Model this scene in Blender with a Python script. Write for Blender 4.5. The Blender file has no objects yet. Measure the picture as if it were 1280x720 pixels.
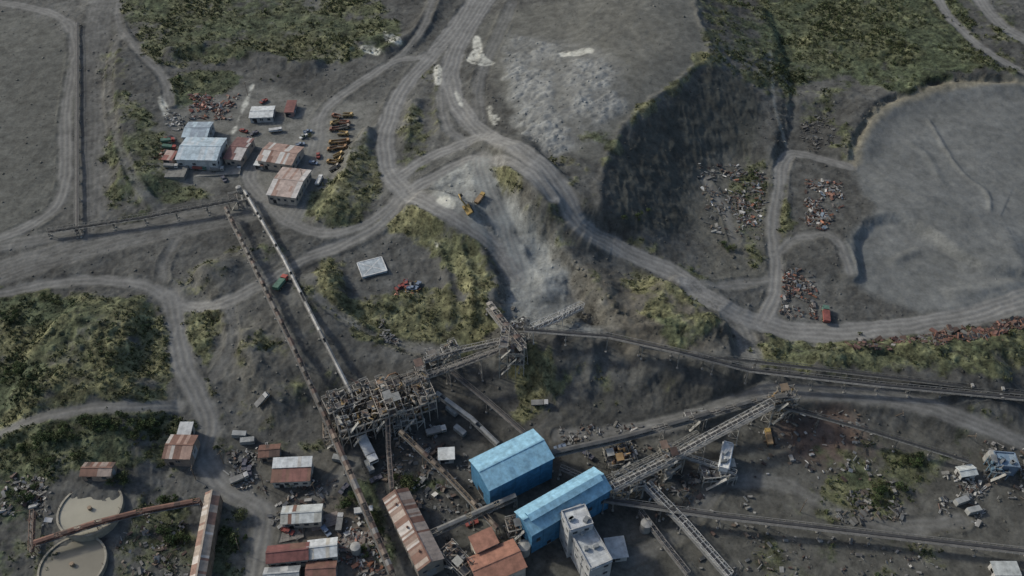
import bpy, math, random
import numpy as np
from mathutils import Vector, Matrix
random.seed(7); rng=np.random.default_rng(7)
S=bpy.context.scene
# ---------------------------------------------------------------- survey helpers
CH=260.0; TH=math.tan(math.radians(31)); C45=math.sqrt(.5)
def ray(u,v):
    x=(u-640)/640*TH; y=(360-v)/640*TH
    return np.array([x, C45+y*C45, -C45+y*C45])
def G(u,v,h=0.0):
    d=ray(u,v); t=(h-CH)/d[2]
    return np.array([d[0]*t,d[1]*t,h])
# ---------------------------------------------------------------- noise
def _h(ix,iy,s):
    n=(ix*374761393+iy*668265263+s*1442695041)&0xffffffff
    n=((n^(n>>13))*1274126177)&0xffffffff
    return ((n^(n>>16))&0xffff)/65535.0
def vn(x,y,s=0):
    fx=np.floor(x);fy=np.floor(y);ix=fx.astype(np.int64);iy=fy.astype(np.int64)
    tx=x-fx;ty=y-fy;tx=tx*tx*(3-2*tx);ty=ty*ty*(3-2*ty)
    a=_h(ix,iy,s);b=_h(ix+1,iy,s);c=_h(ix,iy+1,s);d=_h(ix+1,iy+1,s)
    return (a+(b-a)*tx+(c-a)*ty+(a-b-c+d)*tx*ty)*2-1
def fbm(x,y,sc,o=4,s=0,g=.5):
    r=0;a=1;t=0;x=x/sc;y=y/sc
    for k in range(o):
        r=r+a*vn(x+17.3*k,y-9.1*k,s+k*7);t+=a;a*=g
        x,y=(x*1.6-y*1.2),(x*1.2+y*1.6)
    return r/t
def ss(x): x=np.clip(x,0,1);return x*x*(3-2*x)
def cone_noise(x,y,sc,s):
    x=x/sc;y=y/sc;ix=np.floor(x).astype(np.int64);iy=np.floor(y).astype(np.int64)
    best=np.full(x.shape,9.)
    for i in (-1,0,1):
        for j in (-1,0,1):
            px=ix+i+.05+.9*_h(ix+i,iy+j,s);py=iy+j+.05+.9*_h(ix+i,iy+j,s+5)
            best=np.minimum(best,np.hypot(x-px,y-py)+.7*_h(ix+i,iy+j,s+9))
    return np.clip(1-best,0,1)
def smooth_line(P,n=6,closed=False):
    P=[np.array(p,float) for p in P]
    if len(P)<3:return np.array(P)
    out=[];N=len(P)
    for i in range(N if closed else N-1):
        if closed: p0,p1,p2,p3=P[i-1],P[i],P[(i+1)%N],P[(i+2)%N]
        else: p0=P[max(i-1,0)];p1=P[i];p2=P[i+1];p3=P[min(i+2,N-1)]
        for k in range(n):
            t=k/n
            out.append(.5*((2*p1)+(-p0+p2)*t+(2*p0-5*p1+4*p2-p3)*t*t+(-p0+3*p1-3*p2+p3)*t**3))
    if not closed: out.append(P[-1])
    return np.array(out)
def polydist(X,Y,P,maxd,closed=False):
    D=np.full(X.shape,1e9,);SG=np.zeros(X.shape);T=np.zeros(X.shape)
    bb=np.nonzero((X>P[:,0].min()-maxd)&(X<P[:,0].max()+maxd)&(Y>P[:,1].min()-maxd)&(Y<P[:,1].max()+maxd))[0]
    if len(bb)==0:return D,SG,T,0
    x=X[bb];y=Y[bb];d=D[bb];sg=SG[bb];tt=T[bb];L=0
    n=len(P)
    for k in range(n if closed else n-1):
        a=P[k];b=P[(k+1)%n];e=b[:2]-a[:2];l=math.hypot(*e)
        if l<1e-6:continue
        m=np.nonzero((x>min(a[0],b[0])-maxd)&(x<max(a[0],b[0])+maxd)&(y>min(a[1],b[1])-maxd)&(y<max(a[1],b[1])+maxd))[0]
        if len(m):
            px=x[m]-a[0];py=y[m]-a[1];t=np.clip((px*e[0]+py*e[1])/l/l,0,1)
            dd=np.hypot(px-t*e[0],py-t*e[1]);q=dd<d[m];mm=m[q]
            d[mm]=dd[q];sg[mm]=np.sign(e[0]*py-e[1]*px)[q];tt[mm]=L+t[q]*l
        L+=l
    D[bb]=d;SG[bb]=sg;T[bb]=tt
    return D,SG,T,L
def inside(X,Y,P):
    r=np.zeros(X.shape,bool)
    bb=np.nonzero((X>P[:,0].min())&(X<P[:,0].max())&(Y>P[:,1].min())&(Y<P[:,1].max()))[0]
    x=X[bb];y=Y[bb];q=np.zeros(len(bb),bool);n=len(P)
    for k in range(n):
        a=P[k];b=P[(k+1)%n]
        if a[1]==b[1]:continue
        c=((a[1]>y)!=(b[1]>y))&(x<(b[0]-a[0])*(y-a[1])/(b[1]-a[1])+a[0]);q^=c
    r[bb]=q;return r
# ---------------------------------------------------------------- terrain grid
yc=[100.];
while yc[-1]<650: yc.append(yc[-1]+.40+.62*(yc[-1]-100)/500)
up=[];st=1.2;y=yc[-1]
while y<9000: st*=1.13;y+=st;up.append(y)
dn=[];st=.6;y=100.
while y>-4000: st*=1.2;y-=st;dn.append(y)
ys=np.array(dn[::-1]+yc+up)
sc=list(np.linspace(-1.14,1.14,1000));e=[];st=sc[1]-sc[0];s_=1.14
while s_<30: st*=1.14;s_+=st;e.append(s_)
ss_=np.array([-q for q in e[::-1]]+sc+e)
def wid(y): return .6*(.707*np.clip(y,60,800)+184)
GX=(ss_[None,:]*wid(ys)[:,None]);GY=np.repeat(ys[:,None],len(ss_),1)
NR,NC=GX.shape;X=GX.ravel();Y=GY.ravel()
def lookup(A,x,y):
    x=np.atleast_1d(np.asarray(x,float));y=np.atleast_1d(np.asarray(y,float))
    j=np.interp(y,ys,np.arange(NR));i=np.interp(x/wid(y),ss_,np.arange(NC))
    j0=np.clip(j.astype(int),0,NR-2);i0=np.clip(i.astype(int),0,NC-2);fj=j-j0;fi=i-i0
    B=A.reshape(NR,NC)
    return B[j0,i0]*(1-fj)*(1-fi)+B[j0,i0+1]*(1-fj)*fi+B[j0+1,i0]*fj*(1-fi)+B[j0+1,i0+1]*fj*fi
CP=[(0,0,6),(60,150,4),(200,40,8),(330,60,7),(300,180,4),(430,180,4),(560,60,9),(560,150,9),(750,100,10),(700,180,10),
(940,200,-5),(900,270,-6),(1000,330,-8),(1050,240,-5),(1180,200,-2),(1180,340,-6),(1100,40,3),(1240,20,4),(1000,80,0),(560,330,4),
(500,240,7),(640,260,2),(690,350,-1),(465,334,4),(380,260,4),(820,330,3),(780,380,0),(100,430,4),(0,300,4),(200,300,3),(200,420,2),(480,520,-9),(560,480,-8),
(650,620,-12),(850,560,-12),(900,650,-13),(1150,600,-12),(1250,680,-13),(1100,450,-6),(940,440,-9),(120,620,-8),(350,600,-8),(300,480,-3),(60,520,-3),(420,700,-11),(620,715,-13)]
num=np.zeros(X.shape);den=np.full(X.shape,1e-4)
for u,v,h in CP:
    p=G(u,v,h);w=np.exp(-((X-p[0])**2+(Y-p[1])**2)/(2*38.**2));num+=w*h;den+=w
H=num/den
H+=ss((np.hypot(X,Y-300)-550)/700)*(40*fbm(X,Y,700,4,3)+6)
slope=np.zeros(X.shape)
wx=fbm(X,Y,14,3,21);wx2=fbm(X,Y,4.5,3,22)
def scarp(pts,h,delta,w,fall,endt=18,rough=.35):
    global H,slope
    P=smooth_line([G(u,v,h) for u,v in pts],5)
    D,SG,T,L=polydist(X,Y,P,fall*2.2+w)
    m=D<1e8
    sd=SG[m]*D[m]+wx[m]*w*rough+wx2[m]*w*rough*.35
    upm=ss((sd+w)/w);f=np.exp(-(np.maximum(sd,0)/fall)**2)
    tp=ss(np.minimum(T[m],L-T[m])/endt)
    H[m]+=delta*upm*f*tp
    slope[m]=np.maximum(slope[m],4*upm*(1-upm)*tp*min(1,delta/6))
def ridge(pts,h,hh,w,endt=8):
    global H
    P=smooth_line([G(u,v,h) for u,v in pts],5)
    D,SG,T,L=polydist(X,Y,P,w*3)
    m=D<1e8;H[m]+=hh*np.exp(-((D[m]+wx2[m]*w*.3)/w)**2)*ss(np.minimum(T[m],L-T[m])/endt)
def face(pts,h,delta,w,fall,endt=25):
    global H,slope
    P=smooth_line([G(u,v,h) for u,v in pts],5)
    D,SG,T,L=polydist(X,Y,P,fall*2.2+w)
    m=D<1e8
    sd=SG[m]*D[m]+wx[m]*3.2+wx2[m]*1.6
    lin=np.clip((sd+w)/w,0,1);lin=np.where(lin<.25,lin*lin*2,lin-.125)/.875
    f=np.exp(-(np.maximum(sd,0)/fall)**2);tp=ss(np.minimum(T[m],L-T[m])/endt)
    H[m]+=delta*lin*f*tp+.7*np.exp(-((sd-1.5)/1.6)**2)*tp
face([(756,300),(754,240),(766,195),(800,150),(850,110),(886,78),(880,40),(850,-30)],16,17,46,75)
scarp([(620,190),(640,235),(668,275),(706,310),(745,352),(768,400)],6,7,9,13,14)
scarp([(612,400),(622,345),(604,298),(566,270),(520,250)],5,5,7,14,12)
scarp([(895,440),(888,408),(868,375),(810,338)],2,7,14,30,14)
scarp([(1290,470),(1100,462),(960,452),(880,446),(790,436),(700,430),(640,448),(618,470)],-4,7,18,22,16)
scarp([(560,445),(500,440),(440,418),(412,385),(404,330)],4,6,10,22,14)
scarp([(140,60),(150,120),(160,180),(165,250)],6,5,14,30,16)
scarp([(960,200),(968,140),(962,70),(940,10)],0,5,10,25,12)
scarp([(470,160),(440,205),(420,250),(395,285)],5,5,8,12,10)
scarp([(260,330),(300,400),(330,470),(360,520)],0,4,12,30,12)
scarp([(210,490),(150,498),(80,492),(0,520)],2,7,16,40,14)
scarp([(1066,352),(1062,305),(1072,280),(1100,266),(1150,274),(1195,305),(1240,328),(1310,335)],-2,3.6,6.5,30,12,.3)
scarp([(1050,205),(1066,165),(1088,132),(1125,115),(1180,100),(1290,102)],2,4,5,12,12)
scarp([(1290,112),(1180,112),(1130,126),(1098,142),(1080,170),(1066,200)],0,2.5,5,8,12)
ridge([(70,385),(130,400),(190,395)],6,5,14);ridge([(20,440),(90,445),(170,440)],6,5,15);ridge([(290,420),(310,460),(290,490)],0,4,9)
ridge([(235,345),(280,340),(310,330)],4,3,7);ridge([(250,410),(262,440)],2,2,6)
ridge([(545,300),(560,345),(562,400)],5,1.8,2.6);ridge([(570,305),(590,350),(588,400)],5,2,2.6);ridge([(600,300),(612,350)],5,2,2.6)
ridge([(410,330),(420,370),(470,375),(530,362)],4,1.6,4);ridge([(490,262),(530,275),(590,315)],6,2.5,4)
ridge([(640,210),(675,262),(716,305)],6,2,3.5);ridge([(1158,140),(1200,205),(1236,235),(1240,265)],0,.7,1.2)
ridge([(1180,366),(1230,358),(1290,352)],-4,1.2,4);ridge([(1110,330),(1150,312),(1200,330),(1250,350)],-5,.9,2.2);ridge([(1090,215),(1140,240),(1200,262),(1260,280)],-1,.7,2.5);ridge([(1130,170),(1160,190),(1180,230)],-1,.5,2)
ridge([(1000,465),(1100,440),(1200,436),(1280,430)],-6,3,6);ridge([(650,470),(700,462),(760,470)],-6,4,11);ridge([(780,480),(860,472),(930,480)],-8,3,9)
ridge([(975,210),(980,250),(978,285)],-6,2,3);ridge([(230,470),(225,500)],-2,2,6)
ridge([(380,40),(440,60),(500,45)],8,3,7);ridge([(200,75),(260,60),(340,75),(410,82)],8,4,6);ridge([(560,-10),(520,40),(470,70)],9,3,5)
ridge([(520,120),(512,150),(508,190)],9,3,5);ridge([(548,140),(556,165),(545,180)],9,2.5,4)
ridge([(1000,45),(1080,60),(1170,70),(1250,90)],3,3,12);ridge([(980,120),(1040,120),(1075,110)],2,3,8)
p=G(682,352,1);r=np.hypot(X-p[0],(Y-p[1])*.9)+wx*4+wx2*1.5;H+=3.4*ss(1-r/17)
p=G(700,330,1);r=np.hypot(X-p[0],Y-p[1])+wx*3;H+=1.6*ss(1-r/11)
p=G(738,398,-1);r=np.hypot(X-p[0],Y-p[1]);H+=-5*np.exp(-(r/6)**2)
H1=H.copy()
def P(u,v,A=None):
    A=H if A is None else A
    z=np.arange(45,-40,-.4);d=ray(u,v);t=(z-CH)/d[2]
    x=d[0]*t;y=d[1]*t;g=lookup(A,x,y);k=np.argmax(z<g)
    if z[k]>=g[k]:k=len(z)-1
    a=z[k-1]-g[k-1];b=g[k]-z[k];f=a/(a+b+1e-9);zz=z[k-1]+(z[k]-z[k-1])*f
    return G(u,v,zz)
# ---------------------------------------------------------------- roads
ROADS=[([(-20,0),(50,12),(84,28),(94,60),(88,110),(82,160),(82,225),(66,262),(30,285),(-20,305)],6.5,.7),
([(132,-10),(120,40),(114,120),(114,200),(112,270)],15,.3),
([(-20,348),(60,322),(150,298),(230,280),(290,268),(330,258)],17,.4),
([(-20,312),(50,298),(110,288)],8,.45),
([(150,-10),(148,30),(175,65),(205,100),(212,130)],4.5,.55),
([(604,-20),(568,35),(530,80),(500,118),(484,160),(484,205),(500,235),(545,258),(590,285),(622,310),(645,345)],9.5,.95),
([(625,-20),(582,40),(562,90),(572,130),(600,165),(650,185),(690,225),(725,280),(775,312),(840,342),(890,375),(945,402),(1010,416),(1100,412),(1200,398),(1300,370)],10.5,.95),
([(548,-20),(530,30),(508,62),(490,76)],4.5,.6),
([(548,62),(524,72),(495,76),(455,100),(415,128),(398,150)],6,.8),
([(497,222),(530,200),(570,183),(610,172),(640,180)],7,.95),
([(512,240),(550,217),(590,200),(630,200),(668,222),(690,245)],6,.9),
([(500,245),(470,272),(435,288),(395,290),(362,278),(335,255),(312,225),(318,205)],6,.75),
([(505,248),(472,283),(430,305),(385,322),(335,350),(285,376),(240,385),(210,372),(180,356),(120,350),(60,355),(-20,372)],6,.75),
([(212,370),(222,410),(228,455),(245,490),(262,530),(258,575),(290,615),(330,640),(325,690),(315,740)],8,.65),
([(-20,552),(40,525),(100,512),(160,508),(222,508)],5,.65),
([(950,405),(966,375),(970,330),(965,290),(972,240),(980,200),(1000,192),(1060,208)],6.5,.8),
([(903,385),(925,410),(940,450)],9,.5),
([(850,348),(900,358),(960,350)],5,.55),
([(960,488),(1060,492),(1140,502),(1210,525),(1290,560)],8,.7),
([(1165,-10),(1195,30),(1235,65),(1290,95)],6,.9),([(1210,-20),(1250,30),(1290,55)],9,.9),
([(700,545),(780,538),(850,525),(920,500),(960,488)],5.5,.6),
([(900,600),(980,605),(1050,640),(1120,660),(1200,650)],6,.4),([(780,700),(850,665),(900,600)],6,.35),
([(395,370),(440,405),(500,430),(560,440)],4,.45),([(400,150),(390,200),(375,250),(362,278)],9,.45),
([(1062,340),(1050,305),(1030,292),(990,300),(970,320)],5,.65),([(880,225),(905,260),(918,300)],4,.55),
([(600,200),(612,240),(635,300),(650,350)],10,.6),([(360,640),(420,600),(450,560)],5,.4),([(205,350),(205,330),(230,285)],4,.4),
([(285,385),(290,430),(270,470)],4,.3),([(150,40),(135,90),(140,150),(165,220),(200,262)],3.5,.3),
([(560,90),(552,120),(560,160),(585,178)],5,.6),([(640,5),(620,50),(600,100),(598,150)],7,.45)]
road=np.zeros(X.shape);track=np.zeros(X.shape);Hr=np.zeros(X.shape);Wr=np.full(X.shape,1e-6)
for pts,w,k in ROADS:
    W=smooth_line([P(u,v,H1) for u,v in pts],6)
    zc=W[:,2].copy()
    for _ in range(6): zc[1:-1]=(zc[:-2]+2*zc[1:-1]+zc[2:])/4
    D,SG,T,L=polydist(X,Y,W,w*2.2);m=D<1e8
    cum=np.concatenate([[0],np.cumsum(np.hypot(*(np.diff(W[:,:2],axis=0).T)))])
    zr=np.interp(T[m],cum,zc)
    d=D[m]+wx2[m]*.9+wx[m]*1.4
    a=ss((w*.5+1.2-d)/2.4)
    b=ss((w*.5+1.5+w*.5-D[m])/(w*.5+1.5))
    b=b*b
    Hr[m]+=zr*b;Wr[m]+=b
    tr=.5+.5*np.cos((SG[m]*D[m]+wx[m]*1.5)*2*math.pi/2.6+1)
    road[m]=np.maximum(road[m],a*k);track[m]=np.maximum(track[m],a*tr)
    berm=np.exp(-((D[m]-w*.5-1.2)/.8)**2)*1.0*np.clip(.55+wx2[m]*1.2,0,1)
    H[m]+=berm
wr=np.clip(Wr,0,1);H=H*(1-wr)+Hr/Wr*wr
# ---------------------------------------------------------------- surface masks
def area(pts,soft=4.,ns=1.,A=None):
    W=smooth_line([P(u,v,H1) for u,v in pts],4,True)
    D,SG,T,L=polydist(X,Y,W,soft*3+8,True)
    I=inside(X,Y,W);sd=np.where(I,np.minimum(D,60),-np.minimum(D,60))
    sd=sd+wx*soft*ns+wx2*soft*.6*ns
    return ss(sd/soft*.5+.5)
n1=fbm(X,Y,60,5,31);n2=fbm(X,Y,9,5,41);n3=fbm(X,Y,2.2,3,51);n4=fbm(X,Y,25,4,61)
col=np.empty((len(X),3));base=.060*(1+.5*n1+.35*n2+.28*n3)
col[:]=base[:,None]*np.array([1.0,1.02,.95])
def paint(m,c,var=.22):
    global col
    c=np.array(c)[None,:]*(1+var*(n2+.6*n3+.5*n1))[:,None]
    col=col*(1-m[:,None])+c*m[:,None]
flat=np.zeros(X.shape)
def flatten(m): 
    global flat
    flat=np.maximum(flat,m)
m=area([(-40,30),(75,35),(80,235),(-40,290)],5);paint(m,(.068,.070,.063));flatten(m*.6)
m=area([(205,140),(310,105),(400,128),(470,135),(450,200),(385,285),(300,235),(200,230)],5);paint(m,(.100,.101,.092));flatten(m*.9)
pl=area([(615,20),(850,-10),(885,70),(790,150),(745,200),(700,188),(650,155),(620,90)],4);paint(pl,(.082,.083,.074));flatten(pl*.8)
ds=area([(887,80),(942,112),(950,170),(905,240),(850,290),(775,285),(759,225),(772,195),(803,153),(852,112)],4,.5);paint(ds,(.042,.044,.039),.3)  # escarpment face: dark gravel, with the shade of the slope painted into its colour
m=area([(870,205),(960,200),(962,330),(900,350),(870,290)],5);paint(m,(.07,.07,.061))
pit=area([(535,232),(610,192),(640,240),(690,297),(735,347),(770,405),(740,418),(650,408),(628,385),(627,332),(600,292),(560,262)],3);paint(pit,(.142,.150,.144),.35);flatten(pit*.6)
wd=area([(632,45),(700,50),(765,70),(785,110),(770,150),(730,185),(690,195),(650,160),(635,110)],4);paint(wd*.6,(.115,.118,.111),.35)
dump=np.maximum.reduce([area([(638,48),(692,54),(700,75),(690,105),(700,140),(722,178),(690,194),(655,165),(636,110)],3,1.3),area([(694,84),(740,72),(770,95),(752,112),(708,108)],3,1.3),area([(704,116),(762,112),(776,138),(735,165),(702,145)],3,1.3),area([(630,255),(660,300),(640,320),(620,280)],3)*.25])
dump=dump*ss(.75+1.1*n4+.5*n2)
paint(dump*.8,(.155,.162,.157),.3)
stk=area([(1078,168),(1105,135),(1140,122),(1190,110),(1310,112),(1310,372),(1200,392),(1110,375),(1070,345),(1060,300),(1095,262),(1070,225)],3,.6)
paint(stk,(.096,.101,.098),.08);flatten(stk*.85)
sw=fbm(X+14*wx,Y*2.2,26,5,131);paint(stk*np.clip(sw*2,0,1)*.5,(.128,.134,.129),.1);paint(stk*np.clip(-sw*2,0,1)*.4,(.066,.070,.067),.1)
m=area([(1060,205),(1070,160),(1110,125),(1185,100),(1300,98),(1300,108),(1190,112),(1115,136),(1084,172),(1075,205)],2);paint(m*.7,(.16,.148,.11),.25)
m=area([(780,470),(940,465),(930,520),(700,545),(690,520)],5);paint(m,(.048,.049,.045),.3)
m=area([(690,560),(1290,540),(1290,730),(600,730)],8);paint(m,(.062,.062,.055),.35);flatten(m*.6)
m=area([(985,525),(1060,515),(1085,555),(1040,580),(990,560)],5);paint(m*.8,(.095,.068,.055),.3)
m=area([(380,660),(440,620),(480,660),(480,730),(420,730)],5);paint(m*.8,(.095,.076,.06),.3)
m=area([(280,600),(420,560),(450,640),(430,730),(280,730)],5);paint(m*.6,(.085,.082,.07),.3);flatten(m*.7)
m=area([(430,480),(640,470),(700,560),(680,620),(500,620),(420,560)],6);paint(m*.8,(.055,.054,.048),.3);flatten(m*.5)
m=area([(740,335),(850,350),(888,400),(885,440),(760,430),(700,330)],5);paint(m*.6,(.085,.077,.06),.3)
m=area([(300,400),(345,395),(380,480),(360,520),(290,510)],6);paint(m*.7,(.076,.075,.066),.3)
paint(slope*.6*(1-stk),(.055,.053,.043),.5)
# vegetation cover
VEG=[([(165,-20),(420,-20),(500,40),(470,70),(400,80),(320,70),(200,85),(170,50)],.85,.35),([(212,92),(285,88),(300,105),(240,130),(215,130)],1.,.3),
([(135,120),(200,140),(225,225),(290,240),(210,262),(140,270)],.7,.35),([(130,40),(165,80),(160,140),(132,140)],.55,.7),
([(960,-20),(1180,-20),(1230,70),(1290,100),(1190,98),(1110,118),(1060,95),(975,110),(962,60)],1.,.25),([(905,-20),(960,-20),(975,100),(940,110),(900,60)],.7,.3),
([(1190,20),(1290,100),(1290,60),(1240,-20),(1180,-20)],.6,.4),([(925,200),(955,205),(960,310),(940,330),(915,240)],.7,.35),([(972,205),(988,205),(985,290),(972,290)],.9,.4),
([(1040,150),(1070,150),(1075,200),(1050,200)],.7,.4),([(980,110),(1070,100),(1050,140),(990,150)],.55,.4),([(740,150),(790,155),(765,195),(740,215),(690,200),(700,190)],.5,.7),
([(872,60),(890,72),(884,86),(800,150),(770,195),(758,210),(752,200),(790,142),(850,100)],1.,.8),([(860,-20),(900,-20),(905,70),(880,60)],.7,.45),
([(485,258),(545,270),(600,310),(625,345),(618,400),(590,420),(545,330),(480,285)],1.,.75),([(400,320),(425,320),(425,365),(480,370),(550,350),(565,420),(520,440),(460,425),(405,385)],1.,.7),
([(440,370),(530,368),(560,330),(600,420),(560,440),(500,440)],.7,.7),([(375,255),(430,200),(460,160),(480,240),(430,285),(380,280)],.85,.65),([(500,140),(530,130),(540,190),(505,215)],.65,.6),
([(540,80),(560,130),(580,180),(540,190),(525,120)],.5,.6),([(600,190),(680,230),(730,300),(715,320),(650,250)],.65,.65),
([(-20,375),(90,365),(205,385),(215,500),(100,505),(-20,540)],.88,.5),([(-20,375),(80,365),(100,385),(40,410),(-20,400)],1.,.15),
([(-20,440),(60,450),(60,500),(-20,520)],1.,.1),([(230,390),(290,385),(270,470),(290,540),(255,490),(240,440)],.7,.5),([(290,400),(350,400),(390,500),(350,540),(290,520)],.45,.6),
([(210,335),(330,300),(350,330),(260,370),(212,360)],.5,.5),([(390,330),(410,420),(430,470),(400,480),(370,360)],.5,.4),
([(640,435),(700,450),(705,490),(690,530),(650,520),(625,470)],1.,.8),([(700,455),(790,460),(880,480),(800,520),(720,500)],.4,.6),([(790,335),(880,380),(888,430),(840,440),(800,390)],.8,.75),
([(740,280),(830,300),(900,350),(880,360),(800,320)],.55,.45),([(955,425),(1290,405),(1290,480),(1100,470),(955,460)],.9,.6),([(680,200),(740,200),(750,270),(720,270)],.55,.65),
([(-20,560),(50,520),(240,515),(245,545),(200,590),(100,600),(-20,590)],.85,.15),([(140,590),(210,600),(250,640),(240,720),(150,730),(150,660)],.75,.3),([(-20,600),(60,600),(60,730),(-20,730)],.55,.25),
([(265,630),(320,660),(310,730),(270,730)],.65,.25),([(490,590),(550,585),(560,620),(490,620)],.85,.15),([(410,600),(470,600),(500,690),(480,720),(450,640)],.7,.2),([(270,545),(400,545),(400,565),(280,570)],.5,.35),
([(1040,590),(1160,560),(1180,600),(1080,655),(1020,655)],.8,.4),([(770,560),(860,545),(850,590),(790,600)],.35,.5),([(930,640),(1050,650),(1180,690),(1180,730),(900,730)],.5,.4),([(1130,500),(1290,520),(1290,600),(1170,560)],.45,.5),([(1000,560),(1120,530),(1130,560),(1030,600)],.5,.35),([(700,300),(745,340),(790,420),(760,420),(730,350)],.4,.6)]
veg=np.zeros(X.shape);yel=np.zeros(X.shape)
vn_=.5+.9*fbm(X,Y,9,6,71,.68)
far=ss((np.hypot(X,Y-300)-420)/150)
for pts,den_,yl in VEG:
    a=area(pts,5,1.2)*den_
    yel=np.where(a>veg,yl,yel);veg=np.maximum(veg,a)
veg=np.maximum(veg,far*.8);yel=np.where(far>.5,.5,yel)
veg=np.maximum(veg,slope*.4*(1-stk)*(1-pit)*(1-ds));yel=np.where(yel==0,.5,yel)
rd=np.clip(road*1.6,0,1)
vm=ss((veg*1.16-1+vn_*.95)/.45)*(1-rd*.97)
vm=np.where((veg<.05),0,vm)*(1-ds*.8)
yy=np.clip(yel+.8*n4+.5*n2,0,1)
vc=(1-yy)[:,None]*np.array([.044,.056,.030])+yy[:,None]*np.array([.104,.103,.053])
vc*= (1+.5*n3+.4*n2)[:,None]
col=col*(1-vm[:,None]*.85)+vc*vm[:,None]*.85
rc=(.134*(1+.15*n2+.12*n3+.14*n1+.26*(track-.5)))[:,None]*np.array([1,1.005,.955])
col=col*(1-road[:,None])+np.maximum(rc,col*1.0)*road[:,None]
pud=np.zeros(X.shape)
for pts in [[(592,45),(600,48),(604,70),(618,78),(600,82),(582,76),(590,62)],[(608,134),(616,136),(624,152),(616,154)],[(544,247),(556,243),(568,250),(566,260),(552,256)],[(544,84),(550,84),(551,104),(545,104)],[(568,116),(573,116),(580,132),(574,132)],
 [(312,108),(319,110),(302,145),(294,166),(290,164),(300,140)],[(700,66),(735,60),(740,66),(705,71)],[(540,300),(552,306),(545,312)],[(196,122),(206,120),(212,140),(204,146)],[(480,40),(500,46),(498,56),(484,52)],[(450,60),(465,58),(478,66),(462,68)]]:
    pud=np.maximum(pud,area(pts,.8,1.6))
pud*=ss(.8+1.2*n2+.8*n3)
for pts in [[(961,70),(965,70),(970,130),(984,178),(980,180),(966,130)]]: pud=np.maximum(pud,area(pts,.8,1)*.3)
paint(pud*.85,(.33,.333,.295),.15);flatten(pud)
col*=1.25
col=np.clip(col,.008,.7)
amp=(1-rd)*(1-flat*.92)*(1-ds*.6)
H+=amp*(.75*fbm(X,Y,16,3,81)+(.15+.3*vm)*(1-np.abs(fbm(X,Y,7,3,83))*2)+.22*n3+.2*fbm(X,Y,1.6,2,91))
H+=slope*amp*1.1*(1-2*np.abs(fbm(X,Y,5,3,88)))
H+=ds*.45*(1-2*np.abs(fbm(X*1.0,Y*.5,3.4,3,89)))
H+=dump*(1-rd)*(1.1*cone_noise(X+wx2*3+n3*.8,Y+wx*4,3.3,5)+.8*cone_noise(X*1.1+wx*3,Y*.9+wx2*3,5.3,77)+.3*n3+.7*n2)
H+=stk*(.3*fbm(X,Y,12,3,90)+.06*np.sin(X*.9+Y*.5+3*wx)+.6*sw+.06*n3)+pit*(1-rd)*(.3*n3+.8*n2)
H+=(rd)*.06*n3+rd*.14*(track-.5)
H+=vm*(1-flat)*.4*np.abs(n3)
rough=np.clip(.30+.6*vm+.25*slope-.22*rd-.2*stk-.1*pl,0.05,1)

me=bpy.data.meshes.new("terrain")
me.vertices.add(len(X));co=np.stack([X,Y,H],1).astype(np.float32);me.vertices.foreach_set("co",co.ravel())
ii=np.arange(NR*NC).reshape(NR,NC);q=np.stack([ii[:-1,:-1],ii[:-1,1:],ii[1:,1:],ii[1:,:-1]],-1).reshape(-1,4)
me.loops.add(q.size);me.loops.foreach_set("vertex_index",q.ravel().astype(np.int32))
me.polygons.add(len(q));me.polygons.foreach_set("loop_start",(np.arange(len(q))*4).astype(np.int32))
try: me.polygons.foreach_set("loop_total",np.full(len(q),4,np.int32))
except Exception: pass
me.update(calc_edges=True)
me.polygons.foreach_set("use_smooth",np.ones(len(q),bool))
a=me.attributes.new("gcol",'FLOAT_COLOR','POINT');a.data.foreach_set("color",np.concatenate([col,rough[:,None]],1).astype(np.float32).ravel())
a=me.attributes.new("rough",'FLOAT','POINT');a.data.foreach_set("value",rough.astype(np.float32))
terr=bpy.data.objects.new("terrain",me);S.collection.objects.link(terr)
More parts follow.
